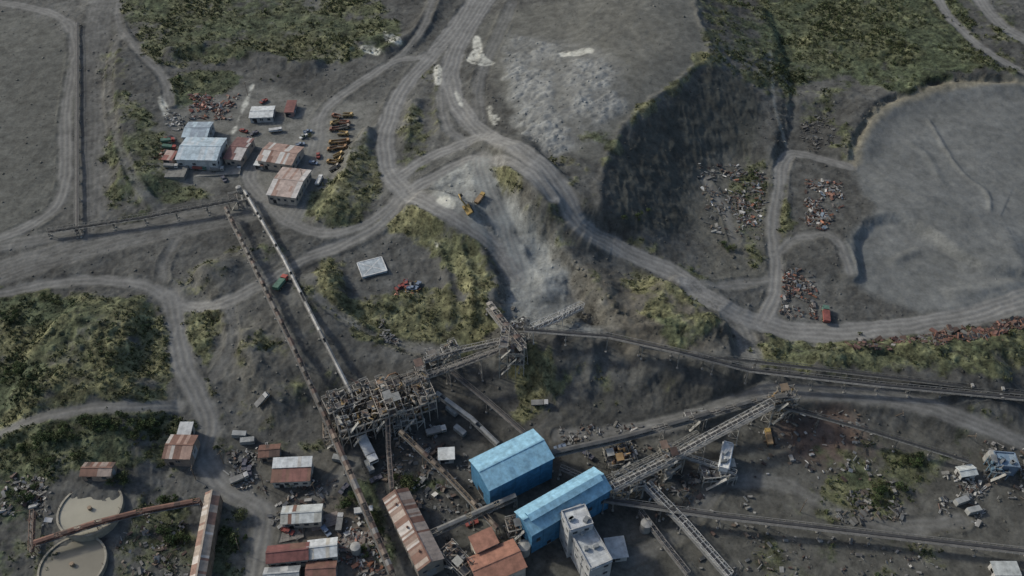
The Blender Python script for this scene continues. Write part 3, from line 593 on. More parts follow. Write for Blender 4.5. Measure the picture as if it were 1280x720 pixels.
# ---------------------------------------------------------------- steel-frame plants
def frame(name,A,B,C,h,nx,ny,nl,col=STEEL,fill=.35,cols=None,roofp=.12):
    cu=(A[0]+C[0])/2;cv=(A[1]+C[1])/2;c=PH(cu,cv,h*.8);zt=c[2];g=gz(c[0],c[1])
    a=G(*A,zt);b=G(*B,zt);cc=G(*C,zt);ex=(b-a)[:2];Ln=np.hypot(*ex);ex/=Ln;ey=np.array([-ex[1],ex[0]]);w=np.dot((cc-b)[:2],ey)
    if w<0:ey=-ey;w=-w
    o=a[:2];cols=cols or [RUSTD,(.14,.145,.145),(.24,.24,.22),(.1,.1,.095),(.22,.2,.17),(.17,.12,.09)]
    def W(x,y,z):return Vector((o[0]+ex[0]*x+ey[0]*y,o[1]+ex[1]*x+ey[1]*y,z))
    fr=MB();fl=MB();mc=MB();rl=MB();yaw=math.atan2(ex[1],ex[0])
    hs=[h*random.uniform(.7,1.15) for _ in range(nx+1)]
    for i in range(nx+1):
        for j in range(ny+1):
            x=Ln*i/nx;y=w*j/ny;gg=gz(*W(x,y,0)[:2]);fr.beam(W(x,y,gg-1),W(x,y,g+hs[i]),.3,.3,jit(col,.25));
    for l in range(1,nl+1):
        for i in range(nx):
            zl=g+h*l/nl
            if zl>g+max(hs[i],hs[i+1])+1:continue
            zl=min(zl,g+min(hs[i],hs[i+1]))
            x0,x1=Ln*i/nx,Ln*(i+1)/nx
            for j in range(ny+1):
                y=w*j/ny;fr.beam(W(x0,y,zl),W(x1,y,zl),.24,.3,jit(col,.25))
                if random.random()<.5: fr.beam(W(x0,y,zl-h/nl),W(x1,y,zl),.15,.15,jit(col,.3))
            for x in (x0,x1): fr.beam(W(x,0,zl),W(x,w,zl),.24,.3,jit(col,.25))
            for j in range(ny):
                y0,y1=w*j/ny,w*(j+1)/ny
                if random.random()<.4:
                    fl.hexa([W(x0+.2,y0+.2,zl-.1),W(x1-.2,y0+.2,zl-.1),W(x1-.2,y1-.2,zl-.1),W(x0+.2,y1-.2,zl-.1),W(x0+.2,y0+.2,zl+.02),W(x1-.2,y0+.2,zl+.02),W(x1-.2,y1-.2,zl+.02),W(x0+.2,y1-.2,zl+.02)],jit((.09,.085,.08),.3))
                for _ in range(2):
                  if random.random()<fill:
                    sx=(x1-x0)*random.uniform(.15,.5);sy=(y1-y0)*random.uniform(.15,.5);sz=random.uniform(.7,2.)
                    p=W(x0+(x1-x0)*random.uniform(.25,.75),y0+(y1-y0)*random.uniform(.25,.75),zl+sz/2+.1);mc.box(p,(sx,sy,sz),jit(random.choice(cols),.2),yaw,top=jit(random.choice(cols),.3))
                    mc.cyl(p+Vector((0,0,sz/2)),p+Vector((random.uniform(-2.5,2.5),random.uniform(-1.5,1.5),sz/2+1.)),.22,.2,6,jit(random.choice(cols)))
                if l==nl and random.random()<roofp:
                    z_=zl+2.6;cs=random.choice(cols+[LG]);fl.hexa([W(x0,y0,z_-.1),W(x1,y0,z_-.1),W(x1,y1,z_+.7),W(x0,y1,z_+.7),W(x0,y0,z_),W(x1,y0,z_),W(x1,y1,z_+.8),W(x0,y1,z_+.8)],jit(cs))
                    for xx,yy_ in((x0,y0),(x1,y0),(x0,y1),(x1,y1)): fr.beam(W(xx,yy_,zl),W(xx,yy_,z_),.15,.15,col)
            for y in (-.3,w+.3):
                rl.beam(W(x0,y,zl+1),W(x1,y,zl+1),.09,.09,jit(LG,.2));rl.beam(W(x0,y,zl+.5),W(x1,y,zl+.5),.07,.07,jit(LG,.2))
    for l in range(nl):
        x0=Ln*(.1+.25*(l%2));rl.beam(W(x0,-1.2,g+h*l/nl),W(x0+3.5,-1.2,g+h*(l+1)/nl),1.0,.18,jit(LG,.2));rl.beam(W(x0,-1.7,g+h*l/nl+1),W(x0+3.5,-1.7,g+h*(l+1)/nl+1),.08,.08,LG)
    for i in range(nx):
        if random.random()<.6:
            x=Ln*(i+.5)/nx;mc.beam(W(x,w*.1,g+h*random.uniform(.6,1.05)),W(x+random.uniform(-2,2),w*.95,g+h*random.uniform(.3,.7)),.8,.5,jit(random.choice(cols),.2))
    return emit(name,{'frame':fr,'floors':fl,'machinery':mc,'railings':rl},(c[0],c[1],g))
frame("screening_plant",(424,538),(545,498),(525,460),13,12,5,3,(.28,.255,.22),.4,[(.13,.09,.07),(.17,.175,.17),(.3,.3,.275),(.12,.12,.11),(.27,.24,.2),(.24,.17,.08)],.13)
frame("screening_plant",(412,520),(470,496),(458,478),10,6,3,2,(.28,.265,.235),.35)
frame("screening_plant",(492,532),(530,522),(524,506),7,4,2,2,(.32,.32,.3),.5)
frame("primary_crusher_tower",(624,440),(655,442),(650,415),15,3,2,3,(.28,.265,.23),.5,[(.3,.28,.24),(.15,.15,.15),RUSTD])
frame("primary_crusher_tower",(538,452),(575,440),(570,427),9,4,2,2,(.3,.3,.28),.3)
frame("transfer_tower",(968,508),(998,503),(992,488),12,3,2,3,(.25,.235,.2),.6,[(.3,.2,.08),(.15,.15,.15),(.2,.15,.1)])
frame("transfer_tower",(830,580),(856,574),(850,556),11,3,2,3,(.24,.225,.19),.4)
frame("transfer_tower",(770,612),(806,606),(802,588),10,4,2,2,(.3,.3,.28),.4,[(.15,.16,.16),(.27,.27,.25),(.2,.21,.22)])
frame("wash_plant",(762,582),(798,575),(785,553),7,4,3,2,(.24,.23,.2),.5,[(.26,.17,.08),(.15,.15,.15),RUSTD,(.25,.25,.23)])
frame("wash_plant",(880,600),(922,596),(920,578),6,4,2,2,(.28,.28,.26),.4,[(.17,.17,.17),(.34,.35,.34),(.25,.25,.23)])
frame("wash_plant",(860,528),(884,524),(880,512),5,3,2,1,(.28,.28,.26),.5,[(.2,.2,.2),LG])
frame("plant_platform",(636,668),(652,664),(645,648),9,2,2,2,(.22,.2,.17),.5)
frame("plant_platform",(550,690),(580,722),(598,712),7,4,2,2,(.26,.22,.18),.6)
frame("plant_platform",(1240,590),(1262,592),(1262,576),5,3,2,1,(.1,.15,.19),.6,[(.1,.17,.23),(.17,.18,.18)])
frame("conveyor_drive_house",(286,254),(308,250),(305,240),4,2,1,1,(.2,.185,.165),.5,roofp=0)
frame("conveyor_drive_house",(404,548),(432,544),(430,526),6,3,2,2,(.22,.18,.14),.5)
# ---------------------------------------------------------------- thickener ponds
def pond(name,u,v,rad,wc):
    c=P(u,v);r_=MB();w_=MB();b_=MB();z=c[2]+.9;n=48
    for i in range(n):
        a0=2*math.pi*i/n;a1=2*math.pi*(i+1)/n
        def q(a,r,zz):return (c[0]+r*math.cos(a),c[1]+r*math.sin(a),zz)
        r_.hexa([q(a0,rad,z-5),q(a0,rad+.7,z-5),q(a1,rad+.7,z-5),q(a1,rad,z-5),q(a0,rad,z+.5),q(a0,rad+.7,z+.5),q(a1,rad+.7,z+.5),q(a1,rad,z+.5)],jit((.24,.225,.18),.1))
    w_.quad([(c[0]+rad*math.cos(2*math.pi*i/n),c[1]+rad*math.sin(2*math.pi*i/n),z) for i in range(n)],wc);w_.mat=M_WATER
    b_.cyl((c[0],c[1],z-4),(c[0],c[1],z+1.2),.7,.7,12,(.2,.15,.1));
    for i in range(10): 
        a=2*math.pi*i/10;b_.beam((c[0]+rad*math.cos(a),c[1]+rad*math.sin(a),z+.5),(c[0]+rad*math.cos(a),c[1]+rad*math.sin(a),z+1.5),.1,.1,RUST)
    emit(name,{'rim':r_,'water':w_,'center_pier':b_},tuple(c))
pond("thickener_pond",114,638,10.2,(.26,.25,.195));pond("thickener_pond",92,708,10.2,(.16,.15,.115))
# ---------------------------------------------------------------- slabs
def slab(name,A,B,C,col,hh=.35,marks=False):
    c=P((A[0]+C[0])/2,(A[1]+C[1])/2);z=c[2]
    a=G(*A,z);b=G(*B,z);cc=G(*C,z);ex=(b-a)[:2];Ln=np.hypot(*ex);ex/=Ln;ey=np.array([-ex[1],ex[0]]);w=np.dot((cc-b)[:2],ey)
    mb=MB();o=a[:2]
    def W(x,y,zz):return (o[0]+ex[0]*x+ey[0]*y,o[1]+ex[1]*x+ey[1]*y,zz)
    k=4
    for i in range(k):
        for j in range(3):
            x0,x1=Ln*i/k+.03,Ln*(i+1)/k-.03;y0,y1=w*j/3+.03,w*(j+1)/3-.03
            if w<0:y0,y1=w*j/3-.03,w*(j+1)/3+.03
            mb.hexa([W(x0,y0,z-2),W(x1,y0,z-2),W(x1,y1,z-2),W(x0,y1,z-2),W(x0,y0,z+hh),W(x1,y0,z+hh),W(x1,y1,z+hh),W(x0,y1,z+hh)],jit(col,.08))
    if marks:
        mk=(.5,.51,.5)
        for p,q_ in(((.05,.05),(.95,.95)),((.05,.95),(.5,.5)),((.5,.5),(.95,.05))): mb.beam(W(Ln*p[0],w*p[1],z+hh+.01+.01*p[0]),W(Ln*q_[0],w*q_[1],z+hh+.01+.01*p[0]),.35,.03,mk)
        for p,q_ in(((0,0),(1,0)),((1,0),(1,1)),((1,1),(0,1)),((0,1),(0,0))): mb.beam(W(Ln*p[0],w*p[1],z+hh),W(Ln*q_[0],w*q_[1],z+hh),.4,.3,mk)
    emit(name,{'slab':mb})
slab("helipad",(453,347),(484,339),(476,322),(.30,.34,.36),.4,True)
slab("concrete_pad",(236,222),(300,218),(297,206),(.19,.19,.175));slab("concrete_pad",(205,222),(230,222),(228,207),(.17,.17,.155))
slab("concrete_pad",(390,665),(425,655),(412,642),(.19,.16,.14));slab("concrete_pad",(425,690),(455,690),(452,665),(.19,.16,.14));slab("concrete_pad",(345,680),(380,672),(375,660),(.16,.15,.135))
# ---------------------------------------------------------------- vehicles
def wheel(mb,x,y,r,w): mb.cyl((x,y-w/2,r),(x,y+w/2,r),r,r,12,(.025,.025,.025));mb.cyl((x,y-w/2-.02,r),(x,y+w/2+.02,r),r*.5,r*.5,8,(.3,.25,.15))
def m_haul(c):
    m=MB();wheel(m,2.9,-1.5,.9,.7);wheel(m,2.9,1.5,.9,.7)
    for y in(-1.4,1.4):wheel(m,-1.6,y,.95,1.1);wheel(m,-3.4,y,.95,1.1) 
    m.box((-.2,0,1.2),(8.2,1.3,.5),DARK);m.box((3.6,0,1.7),(1.9,2.4,1.2),c);m.box((3.1,.4,2.75),(1.6,1.7,1.4),c,top=jit(c));m.box((3.93,.4,2.85),(.06,1.5,.8),GLASS);m.box((3.1,1.27,2.85),(1.2,.06,.7),GLASS)
    bed=(.09,.085,.075)
    m.hexa([(-4.4,-1.5,1.7),(1.8,-1.5,1.5),(1.8,1.5,1.5),(-4.4,1.5,1.7),(-4.9,-1.8,2.0),(2.2,-1.8,1.7),(2.2,1.8,1.7),(-4.9,1.8,2.0)],c,top=bed)
    for y in(-1.72,1.72): m.hexa([(-4.9,y-.1,2.0),(2.2,y-.1,1.7),(2.2,y+.1,1.7),(-4.9,y+.1,2.0),(-4.3,y-.1,3.),(2.4,y-.1,3.3),(2.4,y+.1,3.3),(-4.3,y+.1,3.)],c)
    m.box((2.3,0,2.5),(.2,3.6,1.6),c);m.box((3.,0,3.5),(1.9,3.2,.12),c)
    return m.mesh("haul_truck",M_PAINT)
def m_exc(c):
    m=MB()
    for y in(-1.3,1.3):
        m.box((0,y,.55),(4.2,.65,.8),DARK)
        m.cyl((2.1,y-.32,.55),(2.1,y+.32,.55),.42,.42,10,DARK);m.cyl((-2.1,y-.32,.55),(-2.1,y+.32,.55),.42,.42,10,DARK)
    m.cyl((0,0,.8),(0,0,1.2),.9,.9,12,DARK);m.box((-.5,0,1.85),(4.2,2.9,1.3),c);m.box((-2.3,0,1.95),(.8,2.9,1.5),jit(c,.2));m.box((1.,.95,2.8),(1.6,1.,1.5),c);m.box((1.83,.95,2.9),(.06,.85,1.),GLASS);m.box((1.,1.47,2.9),(1.2,.06,.9),GLASS)
    m.beam((1.2,-.2,2.2),(4.4,-.2,5.2),.55,.8,c);m.beam((4.4,-.2,5.2),(7.0,-.2,4.1),.5,.7,c);m.beam((7.0,-.2,4.3),(7.6,-.2,1.4),.42,.6,c)
    m.beam((2.,-.55,2.6),(4.2,-.55,4.5),.15,.15,(.5,.5,.5));m.hexa([(6.8,-.9,.2),(8.2,-.9,.4),(8.2,.5,.4),(6.8,.5,.2),(6.6,-.9,1.2),(7.9,-.9,1.5),(7.9,.5,1.5),(6.6,.5,1.2)],DARK)
    return m.mesh("excavator",M_PAINT)
def m_truck(c,b):
    m=MB()
    for x in(2.9,-1.4,-2.7):
        for y in(-1.05,1.05):wheel(m,x,y,.5,.35)
    m.box((0,0,.85),(7.6,.9,.3),DARK);m.box((2.9,0,1.75),(1.9,2.3,1.6),c,top=jit(c));m.box((3.86,0,2.1),(.05,2.,.7),GLASS)
    for y in(-1.17,1.17):m.box((2.9,y,2.1),(1.1,.05,.6),GLASS)
    m.hexa([(-3.9,-1.2,1.05),(1.7,-1.2,1.05),(1.7,1.2,1.05),(-3.9,1.2,1.05),(-3.9,-1.25,2.4),(1.7,-1.25,2.4),(1.7,1.25,2.4),(-3.9,1.25,2.4)],b,top=jit(b,.2))
    return m.mesh("truck",M_PAINT)
def m_car(c):
    m=MB()
    for x in(1.4,-1.4):
        for y in(-.8,.8):wheel(m,x,y,.36,.25)
    m.box((0,0,.75),(4.6,1.8,.6),c);m.hexa([(-.6,-.85,1.05),(1.2,-.85,1.05),(1.2,.85,1.05),(-.6,.85,1.05),(-.4,-.7,1.65),(.7,-.7,1.65),(.7,.7,1.65),(-.4,.7,1.65)],GLASS,top=c)
    m.box((-1.5,-.85,1.15),(1.5,.1,.25),c);m.box((-1.5,.85,1.15),(1.5,.1,.25),c);m.box((-2.25,0,1.15),(.1,1.8,.25),c)
    return m.mesh("pickup_truck",M_PAINT)
def place(mesh,name,u,v,yaw,s=1.):
    p=P(u,v);o=bpy.data.objects.new(name,mesh);o.location=p
    nx=gz(p[0]-2,p[1])-gz(p[0]+2,p[1]);ny=gz(p[0],p[1]-2)-gz(p[0],p[1]+2);n=Vector((nx,ny,4)).normalized()
    o.rotation_euler=(Vector((0,0,1)).rotation_difference(n)@Matrix.Rotation(math.radians(yaw),4,'Z').to_quaternion()).to_euler()
    o.location.z+=.05;o.scale=(s,)*3;S.collection.objects.link(o);return o
HT=[m_haul((.32,.21,.09)),m_haul((.27,.16,.08)),m_haul((.22,.2,.17)),m_haul((.24,.12,.08)),m_haul((.36,.26,.12))]
for i in range(9):
    v=146+i*8.2
    place(HT[rng.integers(0,5)],"haul_truck",436-i*1.6+random.uniform(-3,3),v+random.uniform(-1.5,1.5),random.uniform(-22,22),.64)
    if i in (0,1,2,4,5,7): place(HT[rng.integers(0,5)],"haul_truck",421-i*1.0+random.uniform(-2,2),v+1,random.uniform(-25,25)+180,.58)
EX=m_exc(YEL);place(EX,"excavator",586,262,115,1.0);place(m_exc((.25,.16,.1)),"excavator",478,480,30,.9)
TR=[m_truck((.5,.51,.5),(.44,.45,.44)),m_truck((.28,.07,.055),(.075,.15,.11)),m_truck((.1,.18,.14),(.24,.085,.07)),m_truck((.4,.4,.38),(.17,.17,.16)),m_truck(YEL,(.26,.18,.1))]
place(TR[1],"dump_truck",352,357,70,1.1);place(TR[2],"dump_truck",1031,396,80,1.1);place(TR[0],"dump_truck",460,566,-60,1.5);place(TR[3],"dump_truck",545,541,20,1.)
for u,v,y,k in((455,640,10,0),(330,500,40,3),(425,655,90,3),(300,600,30,3),(600,250,60,4),(960,548,90,4),(675,505,0,3),(212,186,0,1),(210,178,20,1),(400,228,80,0),(345,165,10,0),(214,210,5,3),(250,212,0,2),(272,214,10,3)): place(TR[k],"dump_truck",u,v,y,.85)
CA=[m_car((.5,.51,.5)),m_car((.1,.1,.12)),m_car((.22,.06,.05)),m_car((.16,.2,.26))]
for u,v in((385,166),(380,172),(376,182),(300,208),(318,168),(408,665),(430,612),(306,582),(312,590),(360,665),(470,600),(700,560),(735,570),(280,225),(330,128),(590,655),(500,360),(508,356),(515,362),(522,358),(392,205),(398,196),(305,165),(310,176)): place(CA[rng.integers(0,4)],"pickup_truck",u,v,random.uniform(0,360),1)
m=MB();m.box((0,0,1.3),(6.,2.44,2.6),(.27,.28,.27))
for i in range(14): m.box((-2.8+i*.43,-1.24,1.3),(.16,.07,2.3),(.24,.25,.24));m.box((-2.8+i*.43,1.24,1.3),(.16,.07,2.3),(.24,.25,.24))
m.box((3.03,0,1.3),(.06,2.2,2.3),(.22,.22,.22));m.box((3.08,-.2,1.3),(.06,.06,2.2),LG);m.box((3.08,.2,1.3),(.06,.06,2.2),LG)
CT=m.mesh("shipping_container",M_PAINT)
for u,v,y in((543,540,25),(300,545,0),(310,553,8),(565,515,-40),(1200,628,20),(1215,640,15),(462,585,-60),(575,540,-40),(425,575,-10)): place(CT,"shipping_container",u,v,y,.85)
m=MB();m.cyl((0,0,0),(0,0,5),2.2,2.2,20,(.26,.26,.245),top=(.33,.33,.31));m.cyl((0,0,5),(0,0,5.6),2.2,.4,20,(.3,.3,.28))
for i in range(8): m.beam((2.25,-.3,.6*i),(2.25,.3,.6*i),.06,.06,STEEL)
TK=m.mesh("storage_tank",M_PAINT)
for u,v,s in((655,690,1),(1235,575,.9),(806,662,.9),(446,690,.8),(300,240,.6),(598,640,.7),(835,595,.7)): place(TK,"storage_tank",u,v,0,s)
m=MB();m.cyl((0,0,-1),(0,0,9),.16,.1,7,(.14,.11,.08));m.beam((-1.1,0,8.4),(1.1,0,8.4),.14,.14,(.14,.11,.08))
for x in(-1,0,1): m.cyl((x,0,8.45),(x,0,8.75),.06,.06,6,(.3,.3,.3))
UP=m.mesh("utility_pole",M_PAINT)
for u,v in((330,610),(395,620),(280,580),(245,600),(1120,520),(1210,545),(1000,640),(1090,650),(380,230),(310,120),(720,555),(300,690),(205,240)): place(UP,"utility_pole",u,v,random.uniform(0,180),1)
# ---------------------------------------------------------------- scrap and rubble
def randin(poly,n):
    W=np.array([P(u,v)[:2] for u,v in poly]);out=[]
    while len(out)<n:
        x=rng.uniform(W[:,0].min(),W[:,0].max(),n);y=rng.uniform(W[:,1].min(),W[:,1].max(),n);k=inside(x,y,W);k&=fbm(x,y,7,3,101)+rng.normal(0,.22,n)>0
        out+=list(zip(x[k],y[k]))
    return out[:n]
def scrap(name,poly,n,cols,smin=.3,smax=1.25,pile=.35):
    mb=MB()
    for x,y in randin(poly,int(n*1.5)):
        z=gz(x,y)+random.uniform(0,pile);c=jit(random.choice(cols),.4);t=random.random();s=random.uniform(smin,smax)*random.choice((.6,.8,1,1.4));yaw=random.uniform(0,6.28)
        tl=Matrix.Rotation(random.uniform(-.6,.6),3,'X')@Matrix.Rotation(random.uniform(-.5,.5),3,'Y')
        if t<.35: mb.box((x,y,z+s*.2),(s*1.6,s*.8,s*.45),c,yaw,tilt=tl)
        elif t<.6: 
            l=s*1.8;mb.cyl((x,y,z+.3),(x+math.cos(yaw)*l,y+math.sin(yaw)*l,z+random.uniform(.1,1)),s*.14,s*.14,6,c)
        elif t<.8: mb.box((x,y,z+.25),(s*1.5,s*1.1,.1),c,yaw,tilt=tl)
        elif t<.9: mb.cyl((x,y,z),(x,y,z+s*.4),s*.5,s*.5,9,c,top=DARK)
        else:
            l=s*2.2;dx,dy=math.cos(yaw)*l,math.sin(yaw)*l;mb.beam((x,y,z+.2),(x+dx,y+dy,z+.5),.2,.2,c);mb.beam((x-dy*.2,y+dx*.2,z+.2),(x+dx-dy*.2,y+dy+dx*.2,z+.5),.2,.2,c)
            for i in range(4): mb.beam((x+dx*i/3,y+dy*i/3,z+.35),(x+dx*i/3-dy*.2,y+dy*i/3+dx*.2,z+.35),.12,.12,c)
    emit(name,{'pieces':mb})
DG=(.1,.1,.093);MIX=[RUSTD,(.11,.085,.065),(.13,.13,.125),STEEL,(.2,.2,.19),(.12,.1,.08)];REDS=[(.17,.08,.06),RUST,(.2,.18,.16),(.14,.14,.135),(.12,.09,.07),(.28,.28,.265),(.22,.1,.06)];PALE=[(.2,.2,.19),(.26,.26,.245),(.14,.145,.14),(.17,.17,.155),RUSTD,DG,(.36,.36,.345)]
scrap("scrap_heap",[(236,118),(300,118),(290,150),(240,148)],260,REDS+[RUST,(.22,.08,.06)]);scrap("scrap_heap",[(203,172),(220,170),(216,200),(200,200)],70,REDS)
scrap("scrap_heap",[(1008,222),(1045,228),(1058,250),(1030,290),(1005,280)],330,REDS+MIX+[(.4,.4,.38),(.12,.16,.2)]);scrap("scrap_heap",[(980,335),(1018,338),(1022,400),(975,395)],250,REDS+PALE+MIX)
scrap("scrap_heap",[(1000,150),(1040,140),(1045,185),(1000,190)],150,[(.1,.095,.085),(.13,.13,.12),DG]);scrap("scrap_heap",[(872,205),(925,205),(935,290),(890,300)],200,PALE+MIX);scrap("scrap_heap",[(912,215),(955,215),(955,300),(925,295)],240,REDS+PALE+MIX)
scrap("scrap_heap",[(1180,590),(1225,600),(1230,660),(1170,640)],110,PALE);scrap("scrap_heap",[(1040,625),(1120,600),(1130,650),(1050,655)],130,[(.12,.1,.08),DG,(.15,.15,.14)])
scrap("scrap_heap",[(700,530),(800,530),(830,600),(775,620),(770,560),(700,560)],150,MIX+PALE);scrap("scrap_heap",[(800,590),(900,590),(960,640),(820,650)],130,PALE+MIX);scrap("scrap_heap",[(840,650),(1000,660),(1180,700),(1180,725),(860,725)],120,MIX+[DG,(.18,.18,.17)],.3,1.)
scrap("scrap_heap",[(430,540),(560,530),(640,640),(560,660),(480,600)],300,MIX+PALE);scrap("scrap_heap",[(930,520),(1090,510),(1100,600),(940,600)],130,MIX+PALE)
scrap("scrap_heap",[(10,590),(70,600),(60,660),(0,640)],140,MIX+PALE);scrap("scrap_heap",[(280,565),(340,560),(335,620),(290,610)],120,MIX+PALE);scrap("scrap_heap",[(380,650),(470,640),(480,720),(420,720)],220,REDS+PALE);scrap("scrap_heap",[(320,590),(420,600),(425,670),(345,670)],90,MIX)
scrap("scrap_heap",[(1165,415),(1285,395),(1285,412),(1170,432)],260,[(.13,.07,.055),(.16,.085,.06),RUSTD,DG],.6,1.6);scrap("scrap_heap",[(1060,425),(1170,418),(1165,432),(1065,438)],90,[(.12,.07,.058),RUSTD,STEEL])
scrap("scrap_heap",[(490,355),(520,350),(522,368),(492,370)],40,REDS+[YEL]);scrap("scrap_heap",[(470,398),(486,400),(500,430),(480,428)],50,PALE);scrap("scrap_heap",[(640,380),(660,400),(660,415),(640,410)],40,PALE)
scrap("scrap_heap",[(140,660),(230,650),(240,720),(150,725)],110,MIX);scrap("scrap_heap",[(205,135),(250,150),(230,165),(205,160)],70,PALE);scrap("scrap_heap",[(1230,545),(1285,560),(1285,640),(1230,620)],110,MIX+[DG,(.18,.18,.17)])
vx=np.gradient(GX,axis=1);vy=np.gradient(GY,axis=0);cell=(np.abs(vx)*np.abs(vy)).ravel()
core=(np.abs(X)<wid(Y)*1.12)&(Y>105)&(Y<640)
def pick(wt,n):
    p=wt*cell*core;p=p/p.sum();k=rng.choice(len(X),n,p=p)
    x=X[k]+rng.uniform(-.4,.4,n);y=Y[k]+rng.uniform(-.4,.4,n);return x,y,lookup(H,x,y),k
def merge(name,T,x,y,z,s,cols,mat,sz=None):
    V=[];F=[];C=[];off=0;ty=rng.integers(0,len(T),len(x))
    for t,(tv,tf,ti) in enumerate(T):
        k=np.nonzero(ty==t)[0]
        if len(k)==0:continue
        a=rng.uniform(0,6.28,len(k));ca,sa=np.cos(a)[:,None],np.sin(a)[:,None];sc_=s[k][:,None];zs=sc_ if sz is None else sz[k][:,None]
        vx_=x[k][:,None]+sc_*(tv[None,:,0]*ca-tv[None,:,1]*sa);vy_=y[k][:,None]+sc_*(tv[None,:,0]*sa+tv[None,:,1]*ca);vz_=z[k][:,None]+zs*tv[None,:,2]
        V.append(np.stack([vx_,vy_,vz_],-1).reshape(-1,3));F.append((tf[None]+(np.arange(len(k))*len(tv))[:,None,None]+off).reshape(-1,4));off+=len(k)*len(tv)
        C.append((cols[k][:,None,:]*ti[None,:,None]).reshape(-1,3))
    V=np.concatenate(V).astype(np.float32);F=np.concatenate(F).astype(np.int32);C=np.concatenate(C)
    m=bpy.data.meshes.new(name);m.vertices.add(len(V));m.vertices.foreach_set("co",V.ravel());m.loops.add(F.size);m.loops.foreach_set("vertex_index",F.ravel());m.polygons.add(len(F));m.polygons.foreach_set("loop_start",(np.arange(len(F))*4).astype(np.int32))
    try:m.polygons.foreach_set("loop_total",np.full(len(F),4,np.int32))
    except Exception:pass
    m.update(calc_edges=True)
    a=m.attributes.new("tint",'FLOAT_COLOR','FACE');a.data.foreach_set("color",np.concatenate([C,np.ones((len(C),1))],1).astype(np.float32).ravel())
    m.materials.append(mat);o=bpy.data.objects.new(name,m);S.collection.objects.link(o);return o
def leafs(n,rad=1.,h=.9,sz=.28,lobes=4):
    L=rng.normal(0,.35,(lobes,3));L[:,2]=np.abs(L[:,2])*.8+.25;k=rng.integers(0,lobes,n)
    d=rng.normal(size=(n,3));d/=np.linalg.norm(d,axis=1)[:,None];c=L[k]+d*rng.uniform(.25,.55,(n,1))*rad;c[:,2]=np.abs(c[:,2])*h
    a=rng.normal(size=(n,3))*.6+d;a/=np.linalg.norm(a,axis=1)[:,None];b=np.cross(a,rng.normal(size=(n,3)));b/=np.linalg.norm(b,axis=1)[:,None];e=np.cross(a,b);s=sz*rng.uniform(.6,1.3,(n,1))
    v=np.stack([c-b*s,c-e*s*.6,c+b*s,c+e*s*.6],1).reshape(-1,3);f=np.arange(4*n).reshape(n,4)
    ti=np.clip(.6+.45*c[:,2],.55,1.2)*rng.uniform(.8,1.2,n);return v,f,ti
TS=[leafs(20) for _ in range(6)]
def rocks():
    v=np.array([(-1,-1,-.4),(1,-1,-.4),(1,1,-.4),(-1,1,-.4),(-1,-1,.7),(1,-1,.7),(1,1,.7),(-1,1,.7)],float)*.5;v*=rng.uniform(.55,1.2,v.shape);f=np.array([(0,3,2,1),(4,5,6,7),(0,1,5,4),(1,2,6,5),(2,3,7,6),(3,0,4,7)]);return v,f,np.ones(6)
TRk=[rocks() for _ in range(8)]
green=(1-yel)
x,y,z,k=pick(vm*(.1+green)*np.clip(.25+n4+n2,0,1)*(1-ds),12500)
g=np.clip(yel[k]+.25*rng.normal(size=len(k)),0,1)[:,None];cc=((1-g)*np.array([.043,.060,.028])+g*np.array([.085,.09,.044]))*rng.uniform(.6,1.4,(len(k),1))
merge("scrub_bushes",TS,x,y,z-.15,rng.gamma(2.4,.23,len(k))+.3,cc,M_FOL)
x,y,z,k=pick(vm+.03*(1-rd)*(1-stk)*(1-ds),17000)
g=np.clip(yel[k]+.2*rng.normal(size=len(k)),0,1)[:,None];cc=((1-g)*np.array([.058,.072,.038])+g*np.array([.138,.132,.068]))*rng.uniform(.65,1.35,(len(k),1))
TG=[leafs(8,1,.7,.35,2) for _ in range(6)]
merge("dry_grass_tufts",TG,x,y,z-.1,rng.uniform(.2,.6,len(k)),cc,M_FOL)
wt=(1-rd)*(.05+slope*.8+dump*.5+.15*(1-flat))*(1-stk*.97)*(1-ds*.5)
x,y,z,k=pick(wt,13000);cc=np.clip(col[k]*1.15,.03,.35)*rng.uniform(.75,1.25,(len(k),1))
merge("rubble_stones",TRk,x,y,z-.05,rng.gamma(2,.17,len(k))+.15,cc,M_ROCK)
# trees
def tree_mesh(seed,hh,rad,c):
    m=MB();random.seed(seed);m.cyl((0,0,-.5),(0,0,hh*.45),.28,.18,7,(.07,.055,.04));m.cyl((0,0,hh*.45),(.2,.1,hh*.8),.18,.06,6,(.07,.055,.04))
    cl=[]
    for i in range(7):
        a=i*2.4+random.uniform(-.4,.4);r=rad*random.uniform(.35,.75);z=hh*random.uniform(.42,.85);p=(math.cos(a)*r,math.sin(a)*r,z);m.cyl((0,0,hh*random.uniform(.25,.45)),p,.12,.04,5,(.07,.055,.04));cl.append(p)
    cl.append((0,0,hh*.88))
    for p in cl:
        q=rad*random.uniform(.35,.6);tone=random.uniform(.65,1.35)
        for i in range(70):
            d=Vector((random.gauss(0,1),random.gauss(0,1),random.gauss(0,.8))).normalized();o=Vector(p)+d*q*random.uniform(.4,1.05)
            a=(d+Vector((random.gauss(0,.5),random.gauss(0,.5),random.gauss(0,.5)))).normalized();b=a.orthogonal().normalized();e=a.cross(b);s=random.uniform(.14,.34)
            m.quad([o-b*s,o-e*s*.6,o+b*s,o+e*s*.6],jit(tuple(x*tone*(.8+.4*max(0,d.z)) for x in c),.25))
    return m.mesh("tree",M_FOL)
TM=[tree_mesh(11+i,4.5+i*.5,2.2+.25*i,[(.046,.07,.028),(.058,.078,.034),(.042,.064,.027),(.07,.082,.038),(.05,.072,.03)][i]) for i in range(5)]
random.seed(3)
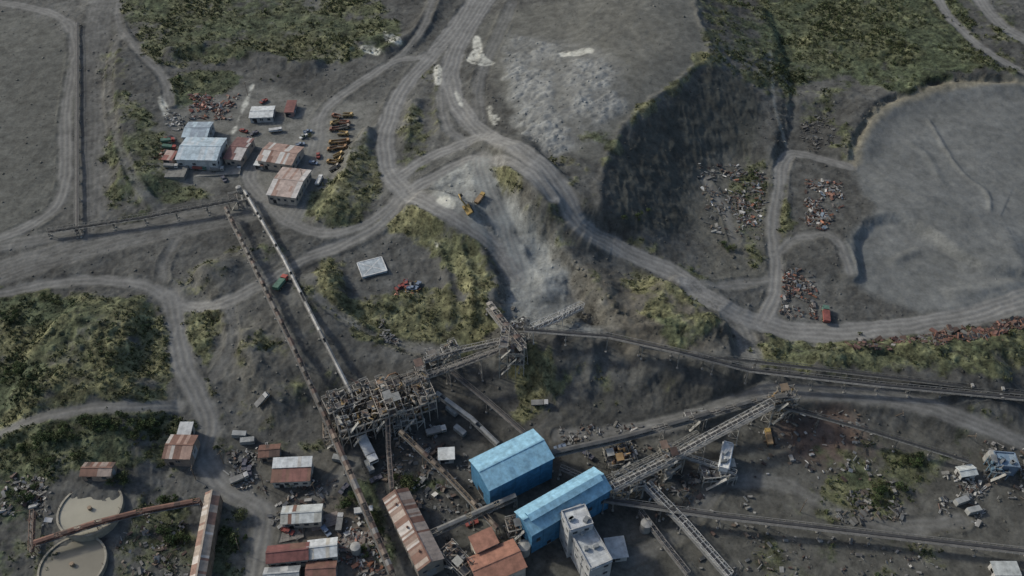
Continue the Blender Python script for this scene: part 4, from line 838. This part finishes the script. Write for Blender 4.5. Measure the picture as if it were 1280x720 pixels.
TP=[(70,548,24,6,8),(130,532,55,8,24),(185,540,30,8,12),(30,560,25,8,7),(150,600,14,8,5),(215,625,18,10,6),(218,668,20,14,7),(20,470,25,25,9),(12,400,15,12,6),(60,375,40,7,7),(515,602,20,10,9),(440,625,22,12,7),(465,650,12,22,7),(290,665,14,28,7),(380,172,6,6,4),(350,600,40,25,3),(25,620,25,25,6),(60,580,40,8,6),(940,215,10,12,5),(1050,20,60,18,8),(1130,50,60,20,7),(250,30,60,20,7),(390,50,50,18,5),(340,100,14,5,3),(905,310,20,8,4),(790,270,25,8,5),(160,210,20,20,3),(1100,610,40,14,6),(1140,580,20,10,4),(455,690,10,12,3)]
for u,v,su,sv,n in TP:
    for i in range(n):
        uu=u+random.gauss(0,.5)*su;vv=v+random.gauss(0,.5)*sv
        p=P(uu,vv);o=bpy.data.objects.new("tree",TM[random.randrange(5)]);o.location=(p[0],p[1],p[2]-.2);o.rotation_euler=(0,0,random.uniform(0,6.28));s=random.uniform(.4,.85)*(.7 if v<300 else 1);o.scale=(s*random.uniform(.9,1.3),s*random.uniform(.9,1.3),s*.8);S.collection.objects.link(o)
# ---------------------------------------------------------------- light, sky, camera
az=math.radians(-68);el=math.radians(34)
dirs=Vector((math.sin(az)*math.cos(el),math.cos(az)*math.cos(el),math.sin(el)))
sl=bpy.data.lights.new("sun",'SUN');sl.energy=2.9;sl.angle=math.radians(4);sl.color=(1,.94,.83);so=bpy.data.objects.new("sun",sl);so.rotation_euler=dirs.to_track_quat('Z','Y').to_euler();S.collection.objects.link(so)
w=bpy.data.worlds.new("World");S.world=w;w.use_nodes=True;nt=w.node_tree;sk=nt.nodes.new('ShaderNodeTexSky');sk.sky_type='NISHITA';sk.sun_disc=False;sk.sun_elevation=el;sk.sun_rotation=az%(2*math.pi);sk.dust_density=2.5
bg=nt.nodes['Background'];bg.inputs[1].default_value=.145;nt.links.new(sk.outputs[0],bg.inputs[0])
cam=bpy.data.cameras.new("camera");cam.sensor_width=36;cam.lens=18/TH;cam.clip_end=20000;cam.clip_start=1
co_=bpy.data.objects.new("camera",cam);co_.location=(0,0,CH);co_.rotation_euler=(math.radians(45),0,0);S.collection.objects.link(co_);S.camera=co_
S.view_settings.view_transform='Standard';S.view_settings.look='None';S.view_settings.exposure=0
print("verts",len(X))
